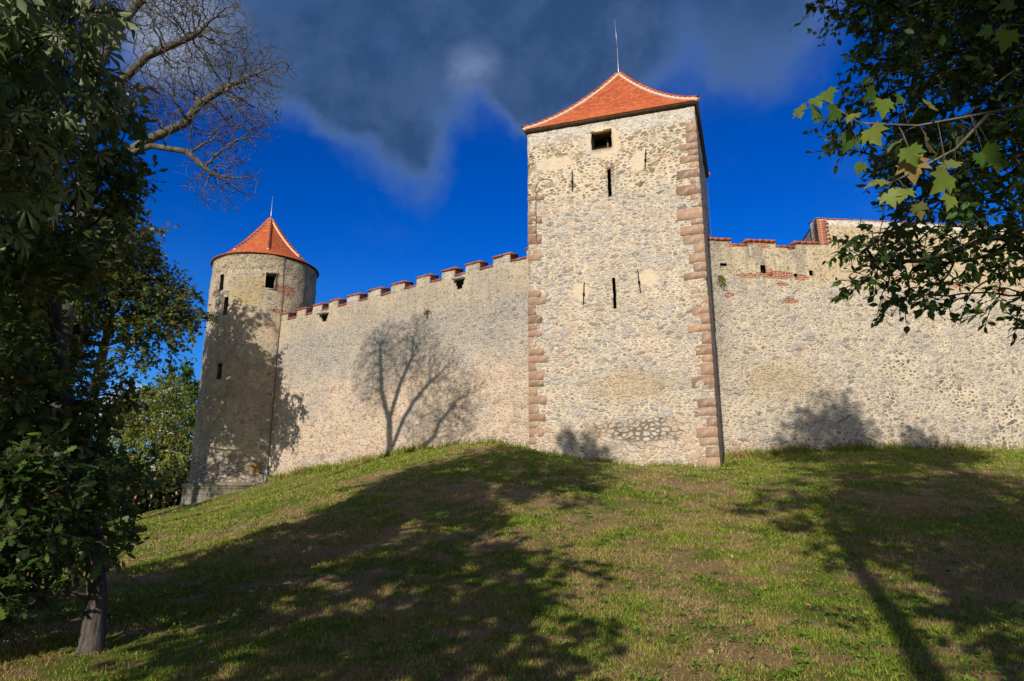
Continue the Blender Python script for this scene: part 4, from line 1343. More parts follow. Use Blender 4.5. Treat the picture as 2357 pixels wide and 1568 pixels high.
BK_OAK = bark_mat('oak_bark', (.035, .030, .026), (.13, .115, .10), 9)
BK_GREY = bark_mat('grey_bark', (.045, .04, .033), (.15, .135, .11), 7, (.20, .15, .035))
BK_DARK = bark_mat('dark_bark', (.03, .026, .022), (.10, .088, .075), 8)
BK_MAPLE = bark_mat('maple_twig_bark', (.09, .075, .06), (.20, .17, .14), 9)
def birch_mat():
    m, g = new_mat('birch_bark')
    co = g.n('ShaderNodeTexCoord').outputs['Object']
    n, _ = g.noise(g.v('MULTIPLY', co, (1, 1, 3)), 2.0, 4, .6)
    c = g.mix(g.ss(n, .58, .66), (.62, .60, .56), (.05, .045, .04))
    surf(g, pbr(g, c, .8, .2, n, .4, .03))
    return m
BK_BIRCH = birch_mat()
LM_OAK = leaf_mat('oak_leaves', [(0, (.045, .085, .020)), (.35, (.075, .145, .026)), (.62, (.115, .21, .035)), (.82, (.18, .24, .045)), (.93, (.26, .21, .04)), (1, (.26, .12, .04))], .42, .45, .4, (.06, .085, .045))
LM_CHEST = leaf_mat('chestnut_leaves', [(0, (.05, .09, .02)), (.4, (.09, .16, .03)), (.68, (.15, .22, .055)), (.84, (.19, .18, .05)), (.93, (.26, .12, .04)), (1, (.30, .10, .04))], .35, .5, .35, (.30, .36, .22))
LM_ASH = leaf_mat('ash_leaves', [(0, (.038, .062, .020)), (.4, (.07, .105, .028)), (.7, (.12, .155, .035)), (.9, (.20, .20, .04)), (1, (.22, .19, .04))], .38, .5, .3)
LM_BEAM = leaf_mat('hornbeam_leaves', [(0, (.040, .080, .016)), (.45, (.070, .15, .024)), (.75, (.11, .21, .033)), (.93, (.16, .26, .040)), (1, (.30, .18, .04))], .48, .42, .4, (.05, .085, .03))
LM_MAPLE = leaf_mat('maple_leaves', [(0, (.05, .11, .014)), (.35, (.09, .17, .02)), (.65, (.16, .23, .035)), (.85, (.24, .25, .06)), (1, (.30, .22, .07))], .40, .5, .3, (.25, .27, .09))
LM_BIRCH = leaf_mat('birch_leaves', [(0, (.10, .13, .02)), (.5, (.19, .21, .035)), (1, (.30, .28, .05))], .38, .5, .3)
LM_DEEP = leaf_mat('deep_green_leaves', [(0, (.03, .075, .014)), (.5, (.06, .14, .022)), (1, (.10, .19, .03))], .35, .5, .3)
LM_SHRUB = leaf_mat('shrub_leaves', [(0, (.020, .030, .010)), (.5, (.045, .062, .016)), (.85, (.08, .09, .02)), (1, (.15, .12, .04))], .30, .55, .25)

def build_trees():
    # --- young oak in front on the left
    make_tree('oak_tree', 'dark lobed-leaf oak with low branches and a ridged grey trunk on the lower lawn', 'tree', (-4.64, 8.1),
              [(-4.65, 8.12, .6), (-4.85, 8.25, 1.2), (-5.5, 8.6, 2.4), (-6.1, 8.8, 4.0), (-6.5, 8.8, 6.2)],
              [(-5.75, 8.45, 1.75, 1.0, 1.2, .95), (-6.65, 8.5, 3.1, 1.1, 1.3, 1.1), (-6.75, 8.6, 4.9, 1.25, 1.4, 1.3), (-6.85, 8.6, 6.7, 1.3, 1.4, 1.3), (-7.4, 8.6, 2.0, 1.6, 1.5, 1.7), (-5.0, 8.2, 1.8, .35, .4, .2),
               (-5.1, 7.6, 1.5, .6, .6, .8), (-5.6, 7.6, 2.8, .7, .6, .9), (-5.6, 7.6, .9, .75, .55, .5), (-6.2, 7.7, .65, 1.0, .7, .6), (-5.8, 7.7, 4.2, .75, .6, 1.0), (-5.2, 8.6, 2.75, .4, .5, .25), (-5.55, 8.6, 5.9, .5, .5, .3)],
              11, natt=6500, D=.12, di=1.4, dk=.155, tip=.0045, base_r=.10, flare=.6, leaf='oak', size=.115, lmat=LM_OAK, bmat=BK_OAK, clump=260, csize=.19, shell=.7, per=6, rmax=3, spread=.13, droop=.25, twigs=3, tl=.32)
    # --- horse chestnut overhead on the left
    make_tree('horse_chestnut', 'horse chestnut with big fingered leaves browning at the edges reaching in overhead', 'tree', (-6.9, 4.2),
              [(-6.8, 4.3, 1.5), (-6.5, 4.6, 3.4), (-6.2, 4.9, 5.2), (-6.2, 5.2, 7.5)],
              [(-4.55, 5.3, 5.5, .95, .9, 1.5), (-5.5, 5.3, 4.6, 1.0, 1.0, .8), (-7.6, 5.2, 8.8, 1.5, 1.4, 1.7), (-5.0, 5.3, 6.6, .8, .8, .8)],
              23, natt=1400, D=.2, di=2.0, dk=.32, tip=.007, base_r=.24, leaf='chestnut', size=.22, lmat=LM_CHEST, bmat=BK_OAK, per=3, rmax=2, spread=.2, droop=.75, horiz=.3, twigs=3, tl=.45)
    # --- bare tree
    bz = float(gz(-13.7, 20))
    P0 = [(-13.7, 20, bz + 3), (-13.65, 20, bz + 6), (-13.6, 20, bz + 9), (-13.6, 20, 12.0)]
    D_ = .16
    limbs = [[(-13.6, 20, 12.0), (-12.6, 20, 12.55), (-11.7, 19.9, 13.1), (-10.55, 19.8, 13.64), (-10.2, 19.8, 14.3), (-9.3, 19.7, 14.9)],
             [(-13.6, 20, 12.0), (-13.75, 20, 13.6), (-12.9, 19.9, 15.2), (-12.1, 19.8, 16.1), (-10.8, 19.8, 16.8)],
             [(-13.75, 20, 13.6), (-13.9, 20, 15.5), (-13.2, 19.9, 17.4), (-12.4, 19.8, 18.6)],
             [(-13.9, 20, 15.5), (-14.6, 20.2, 17.5), (-14.8, 20.2, 20)],
             [(-12.6, 20, 12.55), (-11.5, 19.7, 12.75), (-10.3, 19.6, 12.5), (-9.4, 19.6, 11.7)]]
    make_tree('bare_tree', 'leafless grey tree with lichen-yellow twigs spreading over the blue sky', 'tree', (-13.7, 20.0), P0,
              [(-9.7, 19.7, 14.5, 2.3, 1.5, 1.8), (-10.7, 19.7, 17.0, 2.2, 1.5, 1.5), (-8.4, 19.6, 15.5, 1.2, 1.0, 1.0), (-9.1, 19.6, 11.6, 1.2, 1.0, 1.1), (-8.6, 19.6, 13.4, 1.0, .9, .9), (-12.4, 19.8, 19.2, 2.2, 1.7, 1.8), (-14.9, 20, 19, 2.2, 2.0, 2.6), (-11.6, 19.7, 14.6, 1.3, 1.2, 1.2)],
              37, natt=9000, D=.15, di=1.8, dk=.145, tip=.007, expo=2.3, base_r=.30, bmat=BK_GREY, wig=.26, k_small=3, flare=.4, shell=.45, limbs=limbs, gap=.7, twigs=1, tl=.34, rmax=1, droop=-.1)
    # --- feathery ash behind
    for i, (bx, by, el, sd_, lab, na) in enumerate([
            ((-22.5), 36, [(-21.4, 35.3, 15.0, 2.3, 2.4, 2.4), (-21.6, 35.3, 12.4, 2.8, 2.6, 2.2), (-19.8, 35, 12.5, 1.5, 1.4, 1.0), (-18.3, 34.5, 11.5, 1.2, 1.2, 1.2), (-19.2, 34.8, 9.6, 1.0, 1.2, .8), (-25.2, 36, 10.2, 2.8, 2.6, 2.5)], 41,
             'feathery mid-green ash with yellowing sprays rising behind the oak', 2200),
            ((-27.5), 30, [(-26.5, 29, 15, 5, 4.5, 6), (-25.0, 28, 20.3, 3.2, 3.4, 3.0), (-24, 28.5, 10, 3.0, 3.4, 4)], 43,
             'tall broad ash whose shade falls across the round tower', 2600)]):
        make_tree('ash_tree', lab, 'tree', (bx, by), [(bx, by, 3), (bx + .2, by, 7), (bx + .5, by, 11)], el, sd_, natt=na * (2 - i), D=.3, di=3.5, dk=.36 + .1 * i, tip=.008, base_r=.26 + .1 * i,
                  leaf='spray', size=.17, lmat=LM_ASH, bmat=BK_GREY, per=10 - 3 * i, rmax=3, spread=.3, droop=.4, clump=95 - 50 * i, csize=.5, twigs=3, tl=.8, keep=1 - .45 * i)
    # --- hornbeam hanging in from the right
    make_tree('hornbeam', 'dark small-leaved hornbeam hanging its branches in front of the right-hand wall', 'tree', (8.0, 6.8),
              [(7.9, 6.8, 1.2), (7.5, 6.7, 2.8), (6.9, 6.5, 4.4), (6.3, 6.4, 6.0), (5.8, 6.3, 7.6)],
              [(6.5, 6.3, 7.0, 2.4, 1.5, 1.9), (5.3, 6.2, 6.9, 1.75, 1.2, 1.4), (4.9, 6.2, 5.4, 1.25, .9, .75), (4.15, 6.2, 5.75, .75, .6, .6), (3.45, 6.1, 3.88, .9, .42, .17), (3.3, 6.1, 3.56, .5, .4, .16), (4.3, 6.1, 4.0, .6, .45, .22), (5.0, 6.1, 4.1, .55, .5, .35),
               (4.8, 6.0, 3.42, .42, .45, .36), (5.4, 6.0, 3.6, .5, .5, .5), (4.15, 6.1, 4.75, .5, .4, .3), (6.6, 6.2, 4.6, 1.2, 1, 1.4)],
              53, natt=6800, D=.10, di=1.5, dk=.13, tip=.0035, expo=2.35, base_r=.17, leaf='oval', size=.082, lmat=LM_BEAM, bmat=BK_DARK, per=6, rmax=3, spread=.09, droop=.25, clump=260, csize=.19, wig=.15, twigs=2, tl=.26)
    # --- behind the round tower
    make_tree('birch_tree', 'yellow-green birch with white trunk and hanging sprays left of the round tower', 'tree', (-33.6, 65),
              [(-33.5, 65, 4), (-33.7, 65, 7), (-33.3, 65, 10), (-33.4, 65, 12)],
              [(-33.2, 64.5, 10.2, 3.3, 2.5, 3.6), (-31.2, 64.5, 8.5, 2.3, 2, 4.0), (-35.3, 64.5, 8.5, 2.3, 2, 3.6), (-33, 64, 6, 3.6, 2, 2)],
              61, natt=900, D=.5, di=5, dk=.8, tip=.016, base_r=.24, leaf='diamond', size=.24, lmat=LM_BIRCH, bmat=BK_BIRCH, per=12, rmax=3, twigs=5, tl=1.6, draw_twigs=False, spread=.5, droop=1.3, clump=70, csize=.6, trop=(0, 0, -.05))
    for bx, by, el, sd_, lab in [
            (-40, 84, [(-38.8, 83, 12, 4.4, 4, 5.6), (-43, 83, 11, 4, 4, 5), (-36, 83, 11, 3, 3, 5)], 67, 'deep green broadleaf tree standing behind the birch'),
            (-34, 86, [(-34, 86, 15, 3.6, 4, 9), (-35.3, 85, 21, 1.8, 2, 2.6), (-33, 85, 22, 2.2, 2, 3)], 71, 'tall deep green tree half hidden by the round tower')]:
        make_tree('broadleaf_tree', lab, 'tree', (bx, by), [(bx, by, 4), (bx, by, 8), (bx, by, 12)], el, sd_, natt=900, D=.7, di=7, dk=1.1, tip=.02, base_r=.35, leaf='spray', size=.45, lmat=LM_DEEP, bmat=BK_DARK, per=10, rmax=3, twigs=5, tl=1.5, draw_twigs=False, spread=.6, droop=.3, clump=60, csize=.8)
    # --- undergrowth between the oak and the tower
    shr = [(-33, 58, 2.2, 3.4), (-30.3, 59, 1.8, 2.8), (-36.5, 57, 2.6, 4.4), (-27.8, 60, 2.0, 3.2), (-34.5, 66, 2.4, 5.0), (-40, 60, 3.0, 6.0), (-29, 68, 2.6, 4.2), (-25.6, 61, 1.6, 2.6), (-38.5, 70, 3.0, 5.5)]
    labs = ['thicket shrub with a yellowed top behind the group of people', 'low rounded dark shrub behind the middle of the group of people', 'bushy shrub between the oak crown and the group of people', 'dull green shrub by the foot of the round tower',
            'tall thin shrub under the birch', 'tall dark shrub at the outer left of the thicket', 'shrub below the hanging birch sprays beside the tower', 'small shrub nearest the foot of the round tower', 'big shrub at the back of the thicket']
    for i, ((bx, by, rr, h), lab) in enumerate(zip(shr, labs)):
        z = float(gz(bx, by))
        make_tree('shrub', lab, 'shrub', (bx, by), [(bx, by, z + .5), (bx + .1, by, z + h * .4)], [(bx, by, z + h * .55, rr, rr * .8, h * .5)], 81 + i, natt=260, D=.35, di=3, dk=.5, tip=.012, base_r=.09,
                  leaf='spray', size=.34, lmat=LM_SHRUB, bmat=BK_DARK, per=6, rmax=3, twigs=4, tl=.9, draw_twigs=False, spread=.4, droop=.2, clump=34, csize=.45, group='shrubs of the thicket behind the people')
    for bx, by, h in [(-38.0, 62, 11.5), (-37.4, 62.4, 10.2)]:
        z = float(gz(bx, by))
        make_tree('sapling', 'thin leafless sapling standing up against the white cloud' if h > 11 else 'shorter leafless sapling beside the taller one', 'tree', (bx, by), [(bx, by, z + 3), (bx + .1, by, z + 6), (bx, by, z + h - 2), (bx + .05, by, z + h)],
                  [(bx, by, z + h * .75, 1.0, .8, h * .22)], 95 + int(h), natt=60, D=.4, di=2, dk=.5, tip=.02, base_r=.07, bmat=BK_DARK, wig=.1)
build_trees()

def build_maple():
    r = np.random.default_rng(7)
    base = np.array([6.4, .4, float(gz(6.4, .4))])
    T = thing('maple_tree', 'maple reaching in from the right with big sunlit yellow-green leaves on one long twig', 'tree', tuple(base))
    mb = MB()
    limb = [(6.4, .4, base[2] - .05), (6.35, .45, 1.4), (5.6, 1.0, 2.7), (4.4, 1.8, 3.25), (3.2, 2.6, 3.46), (2.75, 2.9, 3.52), (2.35, 3.0, 3.48), (2.0, 3.02, 3.42), (1.72, 3.03, 3.44), (1.55, 3.02, 3.56)]
    mb.tube([np.array(p) - base for p in limb], [.13, .10, .06, .026, .012, .008, .006, .005, .004, .003], 7)
    side = [[(3.2, 2.6, 3.46), (2.9, 2.75, 3.75), (2.62, 2.85, 3.86), (2.45, 2.9, 3.9)], [(4.4, 1.8, 3.25), (3.3, 2.45, 3.0), (2.75, 2.8, 2.9)], [(2.35, 3.0, 3.48), (2.15, 3.0, 3.28), (1.85, 3.0, 3.12)],
            [(5.6, 1.0, 2.7), (4.6, 1.6, 4.2), (3.2, 2.6, 4.75), (2.7, 2.9, 4.7)]]
    for s_ in side:
        mb.tube([np.array(p) - base for p in s_], [.010, .006, .004, .003][:len(s_)], 5)
    pet = mb
    leaves = []
    def leaf(node, pos, d, n, s_, c):
        node, pos = np.array(node, float), np.array(pos, float)
        mid = (node + pos) / 2 + np.array([0, 0, .02])
        pet.tube([node - base, mid - base, pos - base], .0013, 4)
        leaves.append((pos - base, d, n, s_, c))
    cam_dir = np.array([-.45, -.75, -.3])
    spec = [((1.9, 3.02, 3.43), (1.92, 2.98, 3.22), .17, .8), ((2.1, 3.02, 3.44), (2.06, 2.95, 3.12), .17, .75), ((2.0, 3.02, 3.42), (2.0, 2.98, 3.34), .16, .9), ((1.72, 3.03, 3.44), (1.74, 2.98, 3.38), .15, .5), ((1.62, 3.03, 3.5), (1.60, 3.0, 3.50), .12, .3),
            ((1.55, 3.02, 3.56), (1.5, 3.0, 3.50), .11, .35), ((1.55, 3.02, 3.56), (1.56, 3.0, 3.6), .11, .3), ((2.25, 3.0, 3.47), (2.25, 2.96, 3.25), .15, .25), ((1.85, 3.0, 3.12), (1.78, 2.98, 3.1), .14, .7), ((1.85, 3.0, 3.12), (1.86, 2.98, 3.06), .13, .6),
            ((2.15, 3.0, 3.28), (2.12, 2.97, 3.2), .13, .2), ((1.8, 3.03, 3.44), (1.83, 3.0, 3.55), .14, .6), ((1.68, 3.03, 3.46), (1.66, 3.0, 3.36), .13, .45), ((2.45, 2.9, 3.9), (2.42, 2.88, 3.85), .14, .4), ((2.62, 2.85, 3.86), (2.55, 2.84, 3.8), .13, .5),
            ((2.62, 2.85, 3.86), (2.66, 2.82, 3.98), .17, .4), ((2.45, 2.9, 3.9), (2.47, 2.88, 4.0), .12, .3), ((2.75, 2.8, 2.9), (2.62, 2.78, 2.85), .16, .3), ((2.75, 2.8, 2.9), (2.72, 2.76, 2.72), .15, .5), ((2.7, 2.9, 4.7), (2.58, 2.88, 4.72), .17, .5), ((2.7, 2.9, 4.7), (2.72, 2.86, 4.55), .15, .8),
            ((2.9, 2.75, 3.0), (2.62, 2.8, 3.05), .15, .2), ((2.9, 2.7, 3.6), (2.52, 2.88, 3.45), .15, .35), ((2.9, 2.7, 3.6), (2.62, 2.85, 3.6), .15, .6), ((1.95, 3.02, 3.43), (2.04, 2.98, 3.53), .12, .4)]
    for node, pos, s_, c in spec:
        for rep_ in range(2):
            pp = np.array(pos) + (r.normal(0, .07, 3) if rep_ else 0)
            d = np.array([r.normal(-.1, .6), r.normal(-.1, .35), -.8 + r.normal(0, .55)])
            n = cam_dir * .75 + r.normal(0, .65, 3); n[2] = -abs(n[2]) if r.random() < .5 else abs(n[2]) + .4
            leaf(node, pp, d, n, s_ * (.74 if not rep_ else r.uniform(.45, .68)), np.clip(c + r.normal(0, .18), 0, 1))
    # high crown of the maple, above the frame
    cr = np.random.default_rng(9)
    M = 17000
    cc = crown_points([(3.2, 1.2, 18.4, 3.3, 2.4, 2.5), (7.8, 1.8, 17.4, 2.1, 2.1, 2.0), (5.6, .8, 16.3, 2.4, 2.2, 1.6)], 80, cr, shell=.45)
    p = cc[cr.integers(0, 80, M)] + cr.normal(size=(M, 3)) * .5
    for q in range(0, 80, 2):
        a0 = np.array((6.2, .8, 11.0 + q * .05)); a1 = cc[q]
        mb.tube([a0 - base, (a0 + a1) / 2 + np.array([0, 0, .3]) - base, a1 - base], [.05, .035, .012], 4)
    mb.tube([np.array(t_) - base for t_ in [(6.4, .4, .0), (6.4, .5, 4), (6.3, .6, 8), (6.2, .8, 12), (6.0, 1.0, 15)]], [.24, .2, .17, .12, .06], 9)
    link('trunk', mb.mesh('trunk', True), BK_MAPLE, T)
    pos = np.array([l[0] for l in leaves] + list(p - base)); d = np.array([l[1] for l in leaves] + list(cr.normal(size=(M, 3)) - np.array([0, 0, .6])))
    n = np.array([l[2] for l in leaves] + list(cr.normal(size=(M, 3)) + np.array([0, 0, .6]))); s_ = np.array([l[3] for l in leaves] + [.17] * M); c = np.array([l[4] for l in leaves] + list(cr.random(M)))
    link('crown', instance_mesh('crown', LEAF['maple'], pos, d, n, s_, c), LM_MAPLE, T)
build_maple()

# --- the park trees round the photographer, whose shade lies on bank and walls
def build_park_trees():
    G_ = 'park trees standing behind the photographer'
    spec = [
        # x, y, crown ellipsoids relative to base, seed, label
        (-2.0, -8.5, [(1.7, 0, 13.3, 3.1, 3.4, 3.7), (3.6, 1.5, 15.5, 2.6, 2.6, 3.0), (1.5, -1, 17, 2.4, 2.6, 2.4), (2.7, .8, 8.6, 2.0, 2.2, 1.3), (4.6, 1.6, 7.6, 1.7, 1.8, 1.2)], 101, 'tall park tree close behind the photographer shading the right of the bank'),
        (5.6, -10, [(0, 0, 11, 3.6, 4, 4.6), (2.2, 0, 14.5, 2.8, 2.8, 3)], 103, 'park tree behind the photographer shading the upper right of the bank'),
        (-8.9, -.9, [(0, 0, 13.1, 3.0, 3.0, 2.5), (.4, .3, 17.4, 1.5, 1.5, 1.9)], 107, 'round park tree left of the photographer shading the middle of the bank'),
        (-5.9, -1.6, [(0, 0, 5.9, 1.2, 1.6, 1.3), (.0, -.6, 6.9, .8, .9, .7), (1.1, -.1, 4.3, 1.1, 1.4, .8)], 109, 'small park tree beside the photographer shading the lower bank'),
        (1.2, -5.2, [(1.2, .9, 6.6, 1.0, 1.2, .8), (2.6, 1.0, 6.6, 1.1, 1.2, .9)], 117, 'small park tree right behind the photographer shading the lower right lawn'),
        (9.5, -4, [(0, 0, 8.5, 3.0, 3.2, 4), (1, 1, 12, 2, 2, 2)], 113, 'park tree right of the photographer shading the right edge of the lawn'),
    ]
    for x, y, el, sd_, lab in spec:
        z = float(gz(x, y))
        E = [(x + a, y + b, z + c, d, e, f) for a, b, c, d, e, f in el]
        h = el[0][2]
        make_tree('park_tree', lab, 'tree', (x, y), [(x, y, z + h * .3), (x + .15, y, z + h * .65), (x, y + .1, z + h * 1.0)], E, sd_, natt=2600, D=.35, di=4, dk=.42, tip=.008, base_r=.06 + .009 * h,
                  leaf='spray', size=.24, lmat=LM_ASH, bmat=BK_OAK, per=5, rmax=3, spread=.35, droop=.3, clump=110, csize=.5, group=G_, twigs=3, tl=.6, draw_twigs=False, keep=.62 if sd_ == 101 else .82)
build_park_trees()
#@@DETAIL
# ------------------------------------------------------------------ lawn cover
def frustum_points(n, y0, y1, r, p=1.0, margin=.06):
    y = (y0 ** (2 - p) + r.random(n) * (y1 ** (2 - p) - y0 ** (2 - p))) ** (1 / (2 - p)) if p != 2 else y0 * (y1 / y0) ** r.random(n)
    x = (r.random(n) * 2 - 1) * (.80 + margin) * y
    return x, y

def outside_walls(x, y):
    # front of castle: left wall line, tower front, right wall line
    a = y < 33.5 - .6466 * (x - .84) - .05
    ft = (x - TL[0]) * tN[0] + (y - TL[1]) * tN[1]
    al = (x - TL[0]) * tD[0] + (y - TL[1]) * tD[1]
    intower = (ft > -.02) & (al > -.02) & (al < tW + .02)
    b = y < 31.0 + .108 * (x - 9.5) - .03
    ok = np.where(x < 5, a, b) & ~intower
    return ok & (np.hypot(x - RC[0], y - RC[1]) > RR + .6)

def build_lawn():
    r = np.random.default_rng(3)
    m, g = new_mat('grass_blades')
    q, s, b = patch_nodes(g)
    rn = g.n('ShaderNodeAttribute', attribute_name='rnd').outputs['Fac']
    sv = g.m('ADD', s, g.m('MULTIPLY', g.m('SUBTRACT', rn, .5), .34))
    dry = g.ramp(rn, [(0, (.20, .14, .055)), (.5, (.37, .28, .11)), (1, (.50, .42, .20))])
    grn = g.ramp(rn, [(0, (.095, .165, .010)), (.5, (.19, .275, .022)), (.85, (.32, .385, .045)), (1, (.46, .42, .10))])
    c = g.mix(g.ss(sv, .70, .94), dry, grn)
    p = pbr(g, c, .6, .25)
    tr = g.n('ShaderNodeBsdfTranslucent', {0: c}).outputs[0]
    surf(g, g.n('ShaderNodeMixShader', {0: .3, 1: p, 2: tr}).outputs[0])
    xs, ys, hs = [], [], []
    for n, y0, y1, pw in ((300000, 4.5, 16, 1.3), (170000, 14, 34, 1.0), (60000, 30, 60, .8)):
        x, y = frustum_points(n, y0, y1, r, pw)
        xs.append(x); ys.append(y)
    x = np.concatenate(xs); y = np.concatenate(ys)
    # a fringe of longer grass at the foot of the masonry
    nf = 26000
    t_ = r.random(nf); q_ = r.random(nf) ** 2 * .55
    fx = np.concatenate([.8 - 17.5 * t_[:9000], TL[0] + (TR[0] - TL[0]) * t_[9000:17000], 9.2 + 16 * t_[17000:]])
    fy = np.concatenate([33.5 - .6466 * (fx[:9000] - .84), TL[1] + (TR[1] - TL[1]) * t_[9000:17000], 31.0 + .108 * (fx[17000:] - 9.5)]) - .06 - q_
    nl = len(x); x = np.concatenate([x, fx]); y = np.concatenate([y, fy])
    fr_ = np.arange(len(x)) >= nl
    den = vnoise(x * 1.3 + 4, y * 1.3, 77, 4)
    ok = outside_walls(x, y) & (r.random(len(x)) < np.clip((den - .30) * 3.2, .12, 1)) & (y < 52)
    x, y, den, fr_ = x[ok], y[ok], den[ok], fr_[ok]
    n = len(x)
    z = gz(x, y)
    tuft = np.clip((den - .52) * 4, 0, 1)
    # ranker grass along the foot of the walls
    edge = np.clip(1 - np.abs(y - np.where(x < 1, 33.5 - .6466 * (x - .84), 31 + .108 * (x - 9.5))) / .9, 0, 1)
    h = (.022 + .03 * r.random(n) + .035 * tuft * r.random(n) + .12 * edge * r.random(n) ** 2 + fr_ * .26 * r.random(n) ** 2.5) * (1 + y / 45)
    w = (.0045 + .0035 * r.random(n)) * np.maximum(1, y / 8)
    a = r.random(n) * 2 * np.pi
    lean = r.normal(size=(n, 2)) * h[:, None] * .55
    P = np.zeros((n, 3, 3))
    P[:, 0] = np.stack([x - np.cos(a) * w, y - np.sin(a) * w, z - .005], 1)
    P[:, 1] = np.stack([x + np.cos(a) * w, y + np.sin(a) * w, z - .005], 1)
    P[:, 2] = np.stack([x + lean[:, 0], y + lean[:, 1], z + h], 1)
    me = raw_mesh('grass', P.reshape(-1, 3), np.arange(3 * n), np.full(n, 3), None, r.random(n))
    o = link('grass', me, m)
    tag(o, 'short patchy green and straw coloured grass covering the bank', 'grass', kind='stuff')

    # broad-leaved weeds in patches
    mw = leaf_mat('weed_leaves', [(0, (.075, .16, .012)), (.5, (.13, .25, .02)), (1, (.21, .33, .04))], .3, .5, .3)
    nc = 3200
    cx, cy = frustum_points(nc, 5, 34, r, 1.2)
    f = vnoise(cx * .5 + 9, cy * .5, 31, 3)
    ok = outside_walls(cx, cy) & (f > .42)
    cx, cy = cx[ok], cy[ok]
    cnt = r.integers(6, 34, len(cx))
    k = np.repeat(np.arange(len(cx)), cnt)
    cr = (.05 + .22 * r.random(len(cx)) ** 2)[k]
    ang = r.random(len(k)) * 2 * np.pi; rr = np.sqrt(r.random(len(k))) * cr
    px, py = cx[k] + np.cos(ang) * rr, cy[k] + np.sin(ang) * rr
    pos = np.stack([px, py, gz(px, py) + .012 + .03 * r.random(len(k))], 1)
    d = np.stack([np.cos(ang), np.sin(ang), .35 + .3 * r.normal(size=len(k))], 1) + r.normal(size=(len(k), 3)) * .4
    nrm = r.normal(size=(len(k), 3)) * .35; nrm[:, 2] += 1
    sc = (.022 + .030 * r.random(len(k))) * (1 + cy[k] / 40)
    o = link('weeds', instance_mesh('weeds', LEAF['oval'], pos, d, nrm, sc, np.clip(r.random(len(cx))[k] * .6 + r.random(len(k)) * .4, 0, 1)), mw)
    tag(o, 'bright green broad-leaved weeds scattered in patches through the lawn', 'weeds', kind='stuff')

    # fallen leaves
    mf = leaf_mat('fallen_leaf', [(0, (.07, .035, .015)), (.5, (.17, .09, .035)), (.8, (.28, .17, .06)), (.93, (.36, .20, .03)), (1, (.45, .42, .36))], .1, .7, .2)
    n = 2600
    x, y = frustum_points(n, 4.6, 30, r, 1.3)
    ok = outside_walls(x, y); x, y = x[ok], y[ok]; n = len(x)
    pos = np.stack([x, y, gz(x, y) + .02 + .015 * r.random(n)], 1)
    d = r.normal(size=(n, 3)); d[:, 2] *= .25
    nrm = r.normal(size=(n, 3)) * .4; nrm[:, 2] += 1
    o = link('fallen_leaves', instance_mesh('fallen_leaves', LEAF['oval'], pos, d, nrm, .035 + .05 * r.random(n), r.random(n), 1.4), mf)
    tag(o, 'small brown and yellow fallen leaves lying on the grass', 'fallen leaves', kind='stuff')
build_lawn()

# ------------------------------------------------------------------ plants rooted in the walls
def wall_plant(label, at, n, seed, hang):
    r = np.random.default_rng(seed)
    T = thing('wall_plant', label, 'plant', at)
    st = MB(); tips = []
    for i in range(7):
        d = np.array([r.normal(0, .8), -1.0, r.normal(.2 - hang, .5)]); d /= np.linalg.norm(d)
        L = .16 + .18 * r.random()
        p1 = d * L * .5; p2 = d * L + np.array([0, 0, -.08 - .15 * hang])
        st.tube([(0, .05, 0), p1, p2], [.008, .006, .003], 4); tips += [p1, p2, (p1 + p2) / 2]
    link('stems', st.mesh('stems'), BK_DARK, T)
    tips = np.array(tips)
    pos = tips[r.integers(0, len(tips), n)] + r.normal(size=(n, 3)) * .045
    pos[:, 1] = np.minimum(pos[:, 1], -.01)
    d = r.normal(size=(n, 3)); d[:, 2] -= .4
    link('leaves', instance_mesh('leaves', LEAF['oval'], pos, d, r.normal(size=(n, 3)) + np.array([0, -.6, .6]), .07 + .05 * r.random(n), r.random(n), 1.3), LM_BIRCH, T)
wall_plant('small leafy plant growing from the left battlemented wall', (-4.77, 37.08, 12.25), 60, 5, .2)
wall_plant('yellow-green tuft with a hanging end rooted beside the square tower', (9.92, 31.0, 12.2), 110, 6, .9)

